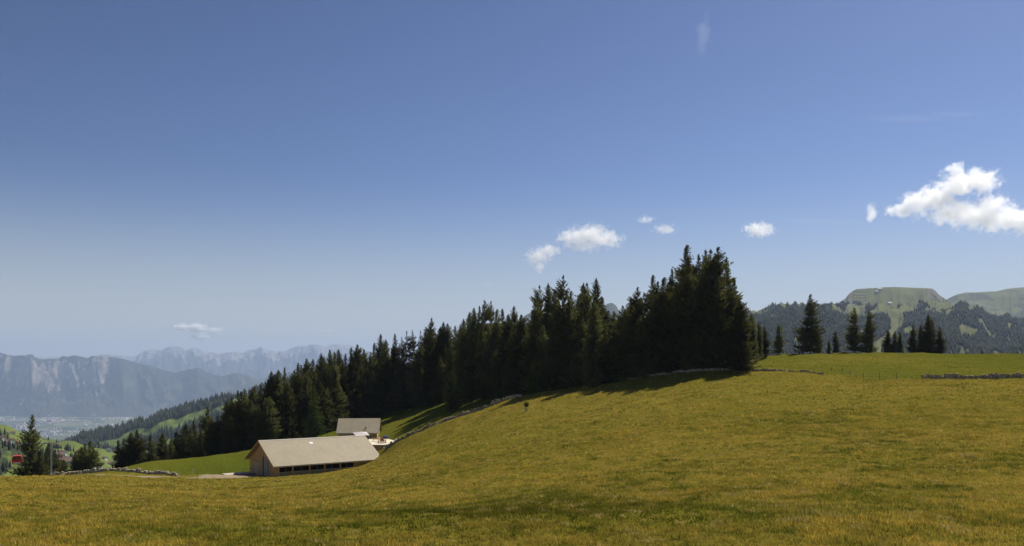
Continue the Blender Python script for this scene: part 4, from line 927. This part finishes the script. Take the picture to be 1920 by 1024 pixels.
# ------------------------------------------------------------------ clouds (real volumes, outside the haze)
def cloud(blobs, Y, label, dens=.013, nscale=1.15, seed=0.0, thin=1.0):
    pts = [P(bx_, by_, Y) for bx_, by_, rx, ry in blobs]
    xs = [p[0]+s*b_[2]/F*Y*1.5 for p, b_ in zip(pts, blobs) for s in (-1, 1)]; zs = [p[2]+s*b_[3]/F*Y*1.6 for p, b_ in zip(pts, blobs) for s in (-1, 1)]
    dep = max(b_[3] for b_ in blobs)/F*Y*1.5
    cxm, czm = (min(xs)+max(xs))/2, (min(zs)+max(zs))/2
    t = NT('cloud_vapour'); v = t.obj()
    avg = np.mean([b_[3] for b_ in blobs])/F*Y
    def vm(op, a, bvec):
        o = t.n('ShaderNodeVectorMath'); o.operation = op; t.l(a, o.inputs[0])
        if hasattr(bvec, 'is_linked'): t.l(bvec, o.inputs[1])
        else: o.inputs[1].default_value = bvec
        return o
    nv = t.n('ShaderNodeTexNoise'); nv.inputs['Scale'].default_value = nscale/avg; nv.inputs['Detail'].default_value = 9; nv.inputs['Roughness'].default_value = .68; nv.inputs['Distortion'].default_value = .35
    off = vm('ADD', v, (seed*977, seed*331, 0)).outputs[0]; t.l(off, nv.inputs['Vector'])
    acc = None
    for p, (bx_, by_, rx, ry) in zip(pts, blobs):
        c_ = vm('SUBTRACT', v, (p[0]-cxm, 0, p[2]-czm)).outputs[0]
        s_ = vm('MULTIPLY', c_, (.86*F/(rx*Y), .86*F/(ry*Y*1.25), .86*F/(ry*Y))).outputs[0]
        L = vm('LENGTH', s_, (0,0,0)).outputs['Value']
        acc = L if acc is None else t.math('SMOOTH_MIN', acc, L)
        if acc is not L: acc.node.inputs[2].default_value = .25
    d = t.math('SUBTRACT', 1.0, acc); d = t.math('ADD', d, t.math('MULTIPLY', t.math('SUBTRACT', nv.outputs['Fac'], .5), 3.6*thin))
    d = t.mapr(d, .08, .7, 0, dens)
    pv = t.n('ShaderNodeVolumePrincipled'); pv.inputs['Color'].default_value = (1,1,1,1); pv.inputs['Anisotropy'].default_value = .65
    t.l(d, pv.inputs['Density']); t.l(pv.outputs[0], t.out.inputs['Volume'])
    b = MB(); b.box(min(xs)-cxm, -dep, min(zs)-czm, max(xs)-cxm, dep, max(zs)-czm)
    o = b.build('cloud', t.m); o.location = (cxm, Y, czm); props(o, label, 'cloud')
    t.m.cycles.volume_step_rate = .4
    return o
cloud([(1690,393,26,12),(1725,378,34,18),(1760,372,32,22),(1795,400,60,20),(1850,405,60,24),(1925,412,70,22),(1800,345,36,22),(1835,340,36,20),(1790,318,14,12),(1860,385,24,18),(1990,420,60,20)], 12000, 'large bright cloud at the right edge of the sky', seed=1)
cloud([(1080,446,32,15),(1108,440,32,17),(1136,449,30,14),(1098,460,32,11)], 12000, 'oval white cloud right of the tumbling one above the forest', seed=2)
cloud([(1030,470,20,11),(1010,482,20,14),(1012,501,9,10)], 12000, 'ragged white cloud trailing downward above the forest middle', seed=3)
cloud([(1425,431,25,13),(1408,429,16,7)], 12000, 'small round cloud above the tallest crest tree', seed=4)
cloud([(1211,412,15,7)], 12000, 'upper of two tiny wispy clouds left of the great clump', seed=5, dens=.008)
cloud([(1247,430,20,9)], 12000, 'lower of two tiny wispy clouds left of the great clump', seed=6, dens=.008)
cloud([(1634,401,7,15)], 12000, 'tiny upright cloud just left of the large one', seed=7, dens=.008)
cloud([(342,613,18,6),(368,615,20,8),(402,619,16,5)], 38000, 'long flat cloud low over the far mountains at the left', dens=.03, seed=8)
cloud([(378,632,18,6)], 38000, 'short flat cloud just under the long one at the left', dens=.03, seed=9)
cloud([(620,620,18,3)], 38000, 'faint flat cloud above the distant peaks near the forest', dens=.006, seed=10)
cloud([(1320,66,12,30)], 14000, 'faint upright wisp of cirrus high above the great clump', dens=.00018, seed=11)
cloud([(1700,222,90,7),(1790,214,60,6)], 14000, 'faint long cirrus streak above the large cloud', dens=.00035, seed=12)
cloud([(1520,414,60,5),(1580,416,40,5)], 14000, 'faint flat streak of cloud between the round cloud and the large cloud', dens=.0005, seed=13)
cloud([(917,533,14,5)], 14000, 'very faint wisp just above the forest, left of the ragged trailing cloud', dens=.0006, seed=14)
cloud([(1045,512,10,5)], 14000, 'very faint wisp just right of the ragged trailing cloud', dens=.0006, seed=15)

# ------------------------------------------------------------------ air
t = NT('haze_air'); pv = t.n('ShaderNodeVolumePrincipled'); pv.inputs['Color'].default_value = (.55,.70,1.0,1); pv.inputs['Density'].default_value = 4.0e-5
pv.inputs['Anisotropy'].default_value = .2
t.l(pv.outputs[0], t.out.inputs['Volume'])
b = MB(); b.box(-40000, -3000, VZ-2, 40000, 36000, 1060); hz_ = b.build('haze', t.m); props(hz_, kind='stuff'); hz_['label'] = 'thin blue summer haze filling the valley air'; hz_['category'] = 'haze'
